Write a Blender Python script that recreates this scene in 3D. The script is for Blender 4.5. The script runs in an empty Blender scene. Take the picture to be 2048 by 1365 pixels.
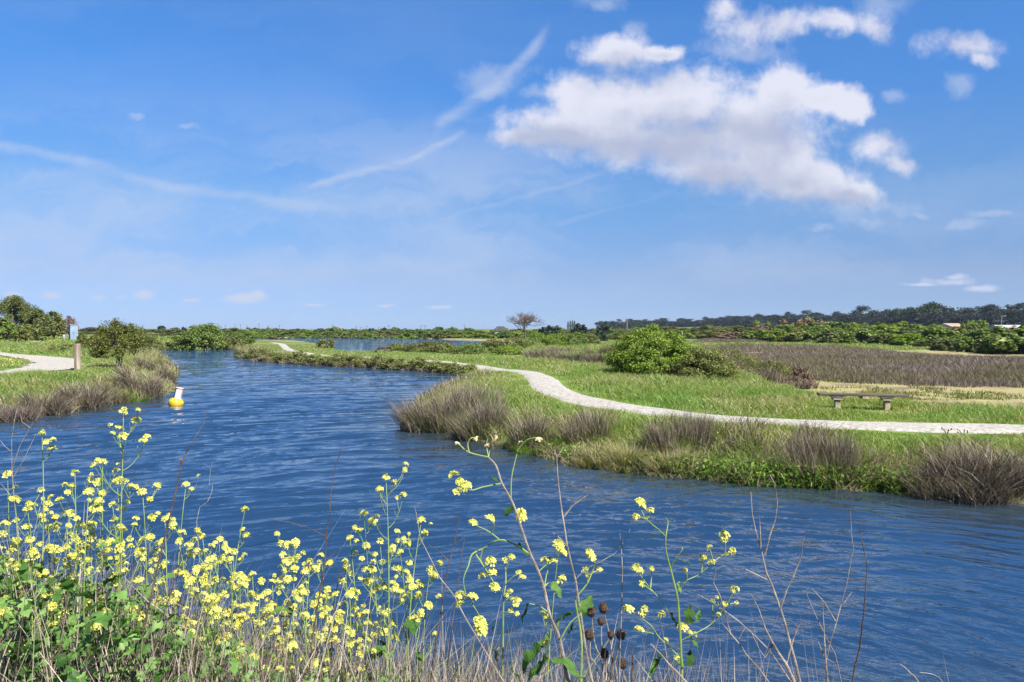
import bpy, math, random
import numpy as np
from mathutils import Vector, Quaternion, Matrix
from mathutils.geometry import tessellate_polygon

random.seed(11)
RNG = np.random.default_rng(11)
S = bpy.context.scene
COL = S.collection
R = math.radians

# ------------------------------------------------------------------ camera
F = 26.0 / 36.0 * 2048.0
H = 2.9
PITCH = math.atan((682.5 - 657.0) / F)
cam_d = bpy.data.cameras.new('camera'); cam = bpy.data.objects.new('camera', cam_d); COL.objects.link(cam)
cam.location = (0, 0, H); cam.rotation_euler = (R(90) - PITCH, 0, 0)
cam_d.lens = 26.0; cam_d.sensor_width = 36.0; cam_d.clip_start = 0.05; cam_d.clip_end = 9000
S.camera = cam
cp, sp = math.cos(PITCH), math.sin(PITCH)

def ray(px, py):
    a = (px - 1024.0) / F; b = -(py - 682.5) / F
    return Vector((a, cp + sp * b, -sp + cp * b))

def plane(px, py, z=0.0):
    d = ray(px, py); t = (z - H) / d.z
    return Vector((0, 0, H)) + d * t

def deep(px, py, Y):
    d = ray(px, py)
    return Vector((0, 0, H)) + d * (Y / d.y)

# ------------------------------------------------------------------ numpy noise and distances
def _hash(i, j, s):
    n = (i * 374761393 + j * 668265263 + s * 974634777) & 0x7fffffff
    n = ((n ^ (n >> 13)) * 1274126177) & 0x7fffffff
    return ((n ^ (n >> 16)) & 0xffff) / 65535.0

def vnoise(x, y, s=0):
    x = np.asarray(x, float); y = np.asarray(y, float)
    i = np.floor(x).astype(np.int64); j = np.floor(y).astype(np.int64)
    f = x - i; g = y - j
    f = f * f * (3 - 2 * f); g = g * g * (3 - 2 * g)
    a = _hash(i, j, s); b = _hash(i + 1, j, s); c = _hash(i, j + 1, s); d = _hash(i + 1, j + 1, s)
    return a + (b - a) * f + (c - a) * g + (a - b - c + d) * f * g

def fbm(x, y, s=0, o=3):
    t = 0; a = 0.5; n = 0
    for k in range(o):
        t = t + a * vnoise(x * 2 ** k, y * 2 ** k, s + k * 7); n += a; a *= 0.5
    return t / n

def sstep(a, b, x):
    t = np.clip((x - a) / (b - a), 0, 1); return t * t * (3 - 2 * t)

def seg_dist(X, Y, pts, closed):
    n = len(pts); best = np.full(X.shape, 1e9)
    for k in range(n if closed else n - 1):
        ax, ay = pts[k]; bx, by = pts[(k + 1) % n]
        dx, dy = bx - ax, by - ay; L = dx * dx + dy * dy + 1e-12
        t = np.clip(((X - ax) * dx + (Y - ay) * dy) / L, 0, 1)
        best = np.minimum(best, (X - ax - t * dx) ** 2 + (Y - ay - t * dy) ** 2)
    return np.sqrt(best)

def inside(X, Y, pts):
    n = len(pts); r = np.zeros(X.shape, bool)
    for k in range(n):
        ax, ay = pts[k]; bx, by = pts[(k + 1) % n]
        if ay == by: continue
        c = ((ay > Y) != (by > Y)) & (X < (bx - ax) * (Y - ay) / (by - ay) + ax)
        r ^= c
    return r

def sdist(X, Y, pts):                       # positive outside
    d = seg_dist(X, Y, pts, True)
    return np.where(inside(X, Y, pts), -d, d)

def W(lst, z=0.0):
    return [tuple(plane(px, py, z)[:2]) for px, py in lst]

# ------------------------------------------------------------------ the lie of the land
CHANNEL = ([(40, 8.5), (20, 10.2)] +
    W([(2048, 1008), (1960, 1002), (1850, 992), (1760, 982), (1680, 978), (1600, 974), (1500, 968), (1400, 958), (1300, 949), (1200, 938),
       (1140, 926), (1090, 912), (1050, 903), (1000, 893), (950, 880), (890, 862), (850, 850), (818, 838), (832, 812), (868, 786),
       (920, 766), (958, 755), (900, 746), (800, 737.5), (700, 732), (600, 726), (530, 721), (488, 713), (482, 704), (470, 699),
       (420, 697.5), (360, 697), (322, 698), (312, 704), (318, 716), (332, 728), (352, 742), (353, 757), (338, 768), (352, 780),
       (330, 791), (280, 800), (225, 806), (180, 816), (110, 826), (50, 836), (0, 843), (-150, 862)]) +
    [(-60, 16), (-60, 5.2), (-12, 4.7), (-3, 4.35), (0, 4.25), (4, 4.2), (12, 4.0), (40, -1.0)])
LAGOON = W([(420, 677), (480, 676.5), (600, 676), (700, 675.5), (800, 676), (890, 679), (960, 681.5), (1010, 684), (1010, 690), (960, 694), (880, 697), (800, 700),
            (755, 704), (730, 704.5), (700, 705), (675, 702), (662, 697), (645, 689), (600, 683), (540, 681), (480, 681), (420, 681)])
LOW = (W([(1415, 712), (1450, 728), (1500, 745), (1560, 760), (1640, 780), (1750, 797), (1900, 809), (2048, 816), (2400, 842), (2900, 880)], 0.64) +
       W([(3000, 715), (2500, 700), (2048, 699), (1900, 700), (1820, 703), (1740, 701), (1600, 696), (1480, 694)], 0.2))
PATH = (W([(2900, 905), (2300, 874), (2048, 861), (1850, 857), (1700, 853), (1550, 846), (1400, 835), (1300, 822), (1200, 808), (1140, 793), (1100, 777), (1085, 761)], 0.64) +
        W([(1062, 749)], .6) + W([(1012, 739)], .47) + W([(955, 732.5)], .38) +
        W([(905, 727), (860, 723), (800, 718.5)], .34) + W([(720, 714), (650, 710.5)], .24) + W([(605, 706), (578, 700), (568, 693), (562, 688.5), (545, 686)], .17))

def smooth_line(p, n=6):
    out = []
    for k in range(len(p) - 1):
        p0 = p[max(k - 1, 0)]; p1 = p[k]; p2 = p[k + 1]; p3 = p[min(k + 2, len(p) - 1)]
        for i in range(n):
            t = i / n
            out.append(tuple(0.5 * ((2 * b) + (c - a) * t + (2 * a - 5 * b + 4 * c - d) * t * t + (3 * b - a - 3 * c + d) * t ** 3) for a, b, c, d in zip(p0, p1, p2, p3)))
    out.append(tuple(p[-1])); return out
PATH_S = smooth_line(PATH, 5)

def height(X, Y, parts=False):
    X = np.asarray(X, float); Y = np.asarray(Y, float)
    wob = (fbm(X * 1.3, Y * 1.3, 3) - 0.5) * np.clip(Y * 0.02, 0.2, 0.9)
    dw = np.minimum(sdist(X, Y, CHANNEL), sdist(X, Y, LAGOON)) + wob * 0.7
    near = Y < 5.4
    low = 1 - sstep(-0.4, 1.6, sdist(X, Y, LOW) + wob)
    plate = 0.54 - 0.30 * sstep(36, 48, Y) - 0.17 * sstep(57, 72, Y) * (X / np.maximum(Y, 1) < .02) * (X / np.maximum(Y, 1) > -.40)
    z_land = 0.10 + plate * sstep(0.0, 2.2, dw) + (fbm(X * .22, Y * .22, 9) - .5) * .08
    u = X / np.maximum(Y, 1.0)
    left = 1 - sstep(-0.50, -0.42, u)
    z_land = z_land + left * (0.2 * sstep(0.5, 4, dw) + np.minimum(0.017 * np.maximum(0, Y - 28), 1.0) * sstep(0, 6, dw))
    right = sstep(0.02, 0.3, u)
    z_land = z_land + right * np.clip((Y - 190) * 0.010, 0, 4.0)
    z_land = z_land * (1 - low) + (0.17 + 0.06 * (fbm(X * .5, Y * .5, 5) - .5)) * low
    crest = 1.5 - 0.3 * sstep(-0.3, 1.2, X)
    z_near = 0.05 + crest * sstep(-0.2, 2.1, dw) + (fbm(X * 1.5, Y * 1.5, 4) - .5) * .08
    z = np.where(near, z_near, z_land)
    zin = -0.05 - 0.7 * sstep(0, 2.5, -dw)
    z = np.where(dw < 0, zin, z)
    return (z, dw, low, left) if parts else z

def hz(x, y):
    return float(height(np.array([x]), np.array([y]))[0])

def at(px, py):
    z = 0.6
    for _ in range(12):
        p = plane(px, py, z); z = 0.5 * z + 0.5 * hz(p.x, p.y)
    p = plane(px, py, z); p.z = hz(p.x, p.y)
    return p

# ------------------------------------------------------------------ mesh helpers
def mesh_np(name, V, faces, mats, smooth=False, midx=None):
    """faces: list of (M,k) int arrays"""
    me = bpy.data.meshes.new(name)
    V = np.asarray(V, np.float32)
    me.vertices.add(len(V)); me.vertices.foreach_set('co', V.ravel())
    faces = [np.asarray(f, np.int32) for f in faces if len(f)]
    tot = sum(f.size for f in faces); nf = sum(len(f) for f in faces)
    me.loops.add(tot); me.loops.foreach_set('vertex_index', np.concatenate([f.ravel() for f in faces]))
    me.polygons.add(nf)
    st = []; cnt = []; o = 0
    for f in faces:
        st.append(o + np.arange(len(f)) * f.shape[1]); o += f.size
    me.polygons.foreach_set('loop_start', np.concatenate(st).astype(np.int32))
    if midx is not None: me.polygons.foreach_set('material_index', np.asarray(midx, np.int32))
    if smooth: me.polygons.foreach_set('use_smooth', np.ones(nf, bool))
    for m in (mats if isinstance(mats, (list, tuple)) else [mats]): me.materials.append(m)
    me.update(calc_edges=True); me.validate()
    return me

def link(name, me, parent=None, loc=None):
    o = bpy.data.objects.new(name, me); COL.objects.link(o)
    if parent: o.parent = parent
    if loc is not None: o.location = loc
    return o

def tag(o, label=None, cat=None, group=None, kind=None):
    if label: o['label'] = label
    if cat: o['category'] = cat
    if group: o['group'] = group
    if kind: o['kind'] = kind
    return o

def thing(name, loc, label, cat, group=None, rz=0.0, scale=None):
    o = bpy.data.objects.new(name, None); COL.objects.link(o); o.empty_display_size = .1
    o.location = loc; o.rotation_euler = (0, 0, rz)
    if scale is not None: o.scale = scale
    return tag(o, label, cat, group)

class MB:
    """collects quads, tris and tubes and makes ONE mesh"""
    def __init__(s): s.v = []; s.f = []; s.m = []
    def add(s, vs, fs, m=0):
        o = len(s.v); s.v += [tuple(v) for v in vs]
        for f in fs: s.f.append(tuple(i + o for i in f)); s.m.append(m)
    def tube(s, pts, r0, r1=None, n=5, m=0, cap=True):
        pts = [Vector(p) for p in pts]; r1 = r0 if r1 is None else r1
        k = len(pts); vs = []; a = None
        for i, p in enumerate(pts):
            t = (pts[min(i + 1, k - 1)] - pts[max(i - 1, 0)]).normalized()
            if a is None: a = t.orthogonal().normalized()
            a = (a - t * a.dot(t)); a = a.normalized() if a.length > 1e-6 else t.orthogonal().normalized()
            b = t.cross(a); r = r0 + (r1 - r0) * i / (k - 1) if not isinstance(r0, (list, tuple)) else r0[i]
            vs += [p + (a * math.cos(2 * math.pi * j / n) + b * math.sin(2 * math.pi * j / n)) * r for j in range(n)]
        fs = [(i * n + j, i * n + (j + 1) % n, (i + 1) * n + (j + 1) % n, (i + 1) * n + j) for i in range(k - 1) for j in range(n)]
        if cap: fs += [tuple(range(n - 1, -1, -1)), tuple((k - 1) * n + j for j in range(n))]
        s.add(vs, fs, m)
    def box(s, c, d, m=0, rz=0.0, bev=0.0, taper=1.0):
        cx, cy, cz = c; x, y, z = d[0] / 2, d[1] / 2, d[2] / 2
        ca, sa = math.cos(rz), math.sin(rz)
        def T(a, b, h): return (cx + a * ca - b * sa, cy + a * sa + b * ca, cz + h)
        if bev <= 0:
            vs = [T(a * x * (taper if h > 0 else 1), b * y * (taper if h > 0 else 1), h * z) for h in (-1, 1) for a, b in ((-1, -1), (1, -1), (1, 1), (-1, 1))]
            fs = [(3, 2, 1, 0), (4, 5, 6, 7)] + [(i, (i + 1) % 4, 4 + (i + 1) % 4, 4 + i) for i in range(4)]
            s.add(vs, fs, m); return
        vs = []; e = bev                                   # octagonal plan plus chamfered ends
        rings = [(-z, e), (-z + e, 0), (z - e, 0), (z, e)]
        for h, ins in rings:
            X, Yy = x - ins, y - ins
            vs += [T(a, b, h) for a, b in ((-X + e, -Yy), (X - e, -Yy), (X, -Yy + e), (X, Yy - e), (X - e, Yy), (-X + e, Yy), (-X, Yy - e), (-X, -Yy + e))]
        fs = [tuple(range(7, -1, -1)), tuple(24 + i for i in range(8))]
        fs += [(r * 8 + i, r * 8 + (i + 1) % 8, (r + 1) * 8 + (i + 1) % 8, (r + 1) * 8 + i) for r in range(3) for i in range(8)]
        s.add(vs, fs, m)
    def lathe(s, prof, n=24, m=0, M=None, caps=True):
        vs = [((r * math.cos(2 * math.pi * j / n)), r * math.sin(2 * math.pi * j / n), z) for r, z in prof for j in range(n)]
        if M: vs = [M @ Vector(v) for v in vs]
        k = len(prof)
        fs = [(i * n + j, i * n + (j + 1) % n, (i + 1) * n + (j + 1) % n, (i + 1) * n + j) for i in range(k - 1) for j in range(n)]
        if caps: fs += [tuple(range(n - 1, -1, -1)), tuple((k - 1) * n + j for j in range(n))]
        s.add(vs, fs, m)
    def mesh(s, name, mats, smooth=False):
        me = bpy.data.meshes.new(name); me.from_pydata(s.v, [], s.f)
        for mt in (mats if isinstance(mats, (list, tuple)) else [mats]): me.materials.append(mt)
        me.polygons.foreach_set('material_index', s.m)
        if smooth: me.polygons.foreach_set('use_smooth', [True] * len(s.f))
        me.update(); return me
    def build(s, name, mats, parent=None, loc=None, smooth=False): return link(name, s.mesh(name, mats, smooth), parent, loc)

def rdir(n, rng=RNG):
    v = rng.normal(size=(n, 3)); return v / np.linalg.norm(v, axis=1, keepdims=True)

def leaf_quads(C, L, Wd, up=0.3, rng=RNG, nrm=None):
    """diamond leaves, one quad each"""
    n = len(C); N = rdir(n, rng)
    if nrm is not None: N = N * 0.75 + nrm
    N[:, 2] += up; N /= np.linalg.norm(N, axis=1, keepdims=True)
    T = np.cross(N, rdir(n, rng)); T /= np.linalg.norm(T, axis=1, keepdims=True) + 1e-9
    B = np.cross(N, T)
    L = np.broadcast_to(L, n)[:, None] * rng.uniform(.7, 1.3, (n, 1)); Wd = np.broadcast_to(Wd, n)[:, None] * rng.uniform(.7, 1.3, (n, 1))
    V = np.stack([C - T * L / 2, C + B * Wd / 2 - T * L * .08, C + T * L / 2 - N * L * .15, C - B * Wd / 2 - T * L * .08], 1).reshape(-1, 3)
    return V, np.arange(n * 4).reshape(-1, 4)

def blades(B, D, Wd, bend, rng=RNG):
    """grass blades: B base, D base-to-tip vector, Wd width, bend sideways vector of the tip; three tris each"""
    n = len(B)
    a = rng.uniform(0, 2 * np.pi, n); s = np.stack([np.cos(a), np.sin(a), np.zeros(n)], 1) * np.broadcast_to(Wd, n)[:, None] / 2
    M = B + D * .55 + bend * .2; T = B + D + bend
    V = np.stack([B - s, B + s, M - s * .75, M + s * .75, T], 1).reshape(-1, 3)
    o = (np.arange(n) * 5)[:, None]
    Fc = np.concatenate([o + np.array([[0, 1, 3]]), o + np.array([[0, 3, 2]]), o + np.array([[2, 3, 4]])], 0)
    return V, Fc

def merge(lst):
    Vs = []; Fs = {}; o = 0
    for V, Fc in lst:
        Vs.append(V); Fs.setdefault(Fc.shape[1], []).append(Fc + o); o += len(V)
    return np.concatenate(Vs), [np.concatenate(f) for f in Fs.values()]

# ------------------------------------------------------------------ materials
def new_mat(name):
    m = bpy.data.materials.new(name); m.use_nodes = True
    nt = m.node_tree; nt.nodes.clear()
    return m, nt, nt.nodes, nt.links

def ramp(N, cols, pos=None):
    r = N.new('ShaderNodeValToRGB'); e = r.color_ramp.elements
    pos = pos or [i / (len(cols) - 1) for i in range(len(cols))]
    while len(e) < len(cols): e.new(0.5)
    for el, c, p in zip(e, cols, pos): el.position = p; el.color = (*c, 1)
    return r

def leaf_mat(name, cols, transl=0.35, rough=0.55, spec=0.3, tcol=None, wash=None):
    """leaf colour differs from leaf to leaf (random per island); light also passes through"""
    m, nt, N, Lk = new_mat(name)
    g = N.new('ShaderNodeNewGeometry'); r = ramp(N, cols); Lk.new(g.outputs['Random Per Island'], r.inputs[0])
    col = r.outputs[0]
    if wash:
        tc = N.new('ShaderNodeTexCoord'); nz = N.new('ShaderNodeTexNoise'); nz.inputs['Scale'].default_value = wash[1]; nz.inputs['Detail'].default_value = 3
        Lk.new(g.outputs['Position'], nz.inputs['Vector'])
        mr = N.new('ShaderNodeMapRange'); mr.inputs[1].default_value = .38; mr.inputs[2].default_value = .60; Lk.new(nz.outputs[0], mr.inputs[0])
        mx = N.new('ShaderNodeMix'); mx.data_type = 'RGBA'; Lk.new(mr.outputs[0], mx.inputs[0]); Lk.new(col, mx.inputs[6])
        r2 = ramp(N, wash[0]); Lk.new(g.outputs['Random Per Island'], r2.inputs[0]); Lk.new(r2.outputs[0], mx.inputs[7]); col = mx.outputs[2]
    p = N.new('ShaderNodeBsdfPrincipled'); p.inputs['Roughness'].default_value = rough; p.inputs['Specular IOR Level'].default_value = spec
    Lk.new(col, p.inputs['Base Color'])
    t = N.new('ShaderNodeBsdfTranslucent')
    h = N.new('ShaderNodeMix'); h.data_type = 'RGBA'; h.blend_type = 'MULTIPLY'; h.inputs[0].default_value = 1; h.inputs[7].default_value = (*(tcol or (1.25, 1.2, .55)), 1)
    Lk.new(col, h.inputs[6]); Lk.new(h.outputs[2], t.inputs['Color'])
    x = N.new('ShaderNodeMixShader'); x.inputs[0].default_value = transl
    Lk.new(p.outputs[0], x.inputs[1]); Lk.new(t.outputs[0], x.inputs[2])
    o = N.new('ShaderNodeOutputMaterial'); Lk.new(x.outputs[0], o.inputs[0])
    return m

def noise_mat(name, cols, scale=4, rough=.8, bump=.3, bscale=None, pos=None, detail=6, stretch=None, spec=.3, coord='Object', dist=.02):
    m, nt, N, Lk = new_mat(name)
    tc = N.new('ShaderNodeTexCoord'); src = tc.outputs[coord]
    if stretch:
        mp = N.new('ShaderNodeMapping'); mp.inputs['Scale'].default_value = stretch; Lk.new(src, mp.inputs[0]); src = mp.outputs[0]
    nz = N.new('ShaderNodeTexNoise'); nz.inputs['Scale'].default_value = scale; nz.inputs['Detail'].default_value = detail; Lk.new(src, nz.inputs['Vector'])
    r = ramp(N, cols, pos or [.3 + .4 * i / (len(cols) - 1) for i in range(len(cols))]); Lk.new(nz.outputs[0], r.inputs[0])
    p = N.new('ShaderNodeBsdfPrincipled'); p.inputs['Roughness'].default_value = rough; p.inputs['Specular IOR Level'].default_value = spec; Lk.new(r.outputs[0], p.inputs['Base Color'])
    if bump:
        n2 = N.new('ShaderNodeTexNoise'); n2.inputs['Scale'].default_value = bscale or scale * 4; n2.inputs['Detail'].default_value = 5; Lk.new(src, n2.inputs['Vector'])
        b = N.new('ShaderNodeBump'); b.inputs['Strength'].default_value = bump; b.inputs['Distance'].default_value = dist; Lk.new(n2.outputs[0], b.inputs['Height']); Lk.new(b.outputs[0], p.inputs['Normal'])
    o = N.new('ShaderNodeOutputMaterial'); Lk.new(p.outputs[0], o.inputs[0])
    return m

MAT = {}
G = lambda *c: c
MAT['grass'] = leaf_mat('fresh grass', [(.06, .12, .02), (.12, .22, .035), (.18, .30, .06), (.27, .37, .12)], .42, .5, .25, wash=([(.12, .18, .03), (.21, .27, .06), (.30, .32, .12)], .35))
MAT['pale_grass'] = leaf_mat('pale dry grass', [(.16, .16, .06), (.30, .27, .13), (.44, .39, .22), (.20, .25, .07)], .35, .6, .2)
MAT['rush'] = leaf_mat('brown rush', [(.025, .019, .014), (.065, .048, .036), (.15, .115, .09), (.29, .235, .185), (.07, .075, .03), (.46, .39, .30)], .12, .75, .15, (1, .9, .7))
MAT['marsh'] = leaf_mat('purple brown marsh scrub', [(.05, .038, .035), (.12, .089, .081), (.20, .156, .142), (.30, .24, .215)], .1, .8, .15, (1, .9, .7), wash=([(.07, .07, .03), (.13, .12, .06), (.16, .13, .09)], .12))
MAT['dock'] = leaf_mat('waterside leaves', [(.018, .045, .006), (.05, .11, .012), (.12, .22, .025), (.22, .31, .06)], .4, .6, .15)
MAT['bush'] = leaf_mat('fresh green bush leaves', [(.045, .085, .008), (.11, .18, .018), (.19, .27, .03), (.26, .33, .05)], .4, .5, .25)
MAT['olive'] = leaf_mat('olive leaves', [(.045, .06, .014), (.10, .12, .026), (.16, .18, .045), (.22, .22, .07)], .35, .5, .3)
MAT['dark'] = leaf_mat('dark evergreen leaves', [(.008, .018, .008), (.018, .035, .013), (.03, .055, .018)], .2, .5, .3)
MAT['pine'] = leaf_mat('pine needles', [(.010, .018, .017), (.026, .038, .032), (.05, .06, .042)], .12, .6, .2, (1, 1, .8))
MAT['oak'] = leaf_mat('dense green crown leaves', [(.035, .065, .010), (.08, .135, .02), (.14, .20, .032), (.20, .25, .05)], .33, .5, .35)
MAT['shrub'] = leaf_mat('small yellow green shrub leaves', [(.03, .045, .008), (.07, .09, .014), (.13, .14, .022), (.21, .20, .045)], .38, .45, .35)
MAT['reddish'] = leaf_mat('bare reddish twigs', [(.08, .055, .035), (.16, .105, .075), (.24, .165, .12)], .1, .8, .1)
MAT['willow'] = leaf_mat('loose willow leaves', [(.05, .07, .016), (.09, .115, .028), (.13, .155, .04), (.17, .18, .06)], .38, .5, .3)
MAT['bark'] = noise_mat('grey brown bark', [(.05, .038, .028), (.13, .10, .075), (.20, .16, .12)], 8, .9, .5, stretch=(1, 1, .3))
MAT['dead_bark'] = noise_mat('dead pine bark', [(.045, .036, .032), (.10, .078, .065), (.15, .122, .10)], 5, .9, .4)
MAT['green_stem'] = noise_mat('green plant stem', [(.10, .17, .035), (.19, .26, .07), (.26, .31, .11)], 14, .5, .1)
MAT['dry_stem'] = noise_mat('dry grey stem', [(.10, .078, .062), (.21, .17, .14), (.34, .29, .24)], 20, .75, .3)
MAT['dark_stem'] = noise_mat('dark dead stem', [(.035, .02, .016), (.075, .048, .038), (.13, .095, .075)], 18, .75, .3)
MAT['stalk'] = leaf_mat('bleached dead stalks', [(.045, .034, .026), (.13, .10, .078), (.26, .215, .17), (.44, .38, .31)], .1, .7, .2, (1, .95, .8))
MAT['petal'] = leaf_mat('lemon yellow petals', [(.60, .57, .10), (.70, .68, .17), (.76, .75, .26)], .4, .55, .2, (1.1, 1.1, .9))
MAT['bud'] = leaf_mat('green flower buds', [(.20, .24, .03), (.35, .36, .05)], .2, .5, .2)
MAT['mleaf'] = leaf_mat('broad mustard leaves', [(.03, .08, .015), (.07, .16, .03), (.13, .25, .055), (.22, .34, .11)], .36, .5, .22)
MAT['dryleaf'] = leaf_mat('withered brown leaves', [(.20, .10, .03), (.34, .19, .06), (.42, .30, .14)], .35, .6, .2, (1.1, .9, .6))
MAT['teasel'] = noise_mat('brown teasel head', [(.02, .013, .01), (.06, .04, .028), (.12, .085, .06)], 60, .9, .5)
MAT['withered'] = noise_mat('withered flower tips', [(.25, .17, .08), (.42, .32, .17), (.5, .42, .2)], 30, .7, .2)
MAT['gravel'] = None

# ground -------------------------------------------------------------
def ground_mat():
    m, nt, N, Lk = new_mat('ground soil grass and mud')
    g = N.new('ShaderNodeNewGeometry'); at_ = N.new('ShaderNodeAttribute'); at_.attribute_name = 'zone'
    sep = N.new('ShaderNodeSeparateColor'); Lk.new(at_.outputs['Color'], sep.inputs[0])
    def nz(sc, d=6):
        n = N.new('ShaderNodeTexNoise'); n.inputs['Scale'].default_value = sc; n.inputs['Detail'].default_value = d; Lk.new(g.outputs['Position'], n.inputs['Vector']); return n
    def mix(f, a, b):
        x = N.new('ShaderNodeMix'); x.data_type = 'RGBA'
        Lk.new(f, x.inputs[0]); Lk.new(a, x.inputs[6]); Lk.new(b, x.inputs[7]); return x.outputs[2]
    n1 = nz(1.2); gr = ramp(N, [(.045, .07, .012), (.085, .13, .02), (.14, .19, .035), (.17, .18, .06)], [.3, .45, .58, .72]); Lk.new(n1.outputs[0], gr.inputs[0])
    n2 = nz(.55); mu = ramp(N, [(.10, .08, .045), (.21, .165, .10), (.25, .215, .10), (.22, .21, .075), (.31, .26, .17)], [.3, .42, .5, .6, .72]); Lk.new(n2.outputs[0], mu.inputs[0])
    n3 = nz(6); so = ramp(N, [(.03, .026, .014), (.07, .062, .032), (.12, .11, .055)], [.3, .5, .7]); Lk.new(n3.outputs[0], so.inputs[0])
    n4 = nz(.05, 8); fa = ramp(N, [(.05, .055, .02), (.085, .105, .025), (.13, .16, .035), (.11, .10, .05)], [.3, .45, .58, .72]); Lk.new(n4.outputs[0], fa.inputs[0])
    c = mix(sep.outputs[2], gr.outputs[0], fa.outputs[0]); c = mix(sep.outputs[1], c, so.outputs[0]); c = mix(sep.outputs[0], c, mu.outputs[0])
    p = N.new('ShaderNodeBsdfPrincipled'); p.inputs['Roughness'].default_value = .9; p.inputs['Specular IOR Level'].default_value = .2; Lk.new(c, p.inputs['Base Color'])
    n5 = nz(9); b = N.new('ShaderNodeBump'); b.inputs['Strength'].default_value = .6; b.inputs['Distance'].default_value = .05; Lk.new(n5.outputs[0], b.inputs['Height']); Lk.new(b.outputs[0], p.inputs['Normal'])
    o = N.new('ShaderNodeOutputMaterial'); Lk.new(p.outputs[0], o.inputs[0]); return m

def build_ground():
    na, nr = 460, 360
    ang = np.linspace(-1.35, 1.35, na)
    rad = np.concatenate([np.linspace(0.15, 6, 50)[:-1], 6 * np.power(1100 / 6, np.linspace(0, 1, nr - 49 - 2)), [1700, 2600]])
    nr = len(rad)
    A, Rr = np.meshgrid(ang, rad); X = Rr * np.sin(A); Y = Rr * np.cos(A) - 0.6
    z, dw, low, left = height(X.ravel(), Y.ravel(), True)
    V = np.stack([X.ravel(), Y.ravel(), z], 1)
    i = np.arange(nr - 1)[:, None] * na + np.arange(na - 1)[None, :]; i = i.ravel()
    Fc = np.stack([i, i + 1, i + na + 1, i + na], 1)
    me = mesh_np('ground', V, [Fc], ground_mat(), True)
    y = Y.ravel(); x = X.ravel()
    zone = np.zeros((len(z), 4), np.float32); zone[:, 3] = 1
    lagoon_shore = 1 - sstep(1.0, 9.0, np.abs(sdist(x, y, LAGOON)))
    zone[:, 0] = np.clip(np.maximum(low, lagoon_shore * (y > 150)), 0, 1)
    zone[:, 1] = np.clip(np.maximum(1 - sstep(0.0, 0.5, dw), (y < 5.4) * .8), 0, 1)
    zone[:, 2] = sstep(70, 120, y)
    a = me.color_attributes.new('zone', 'FLOAT_COLOR', 'POINT'); a.data.foreach_set('color', zone.ravel())
    tag(link('ground', me), kind='structure')
build_ground()

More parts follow.
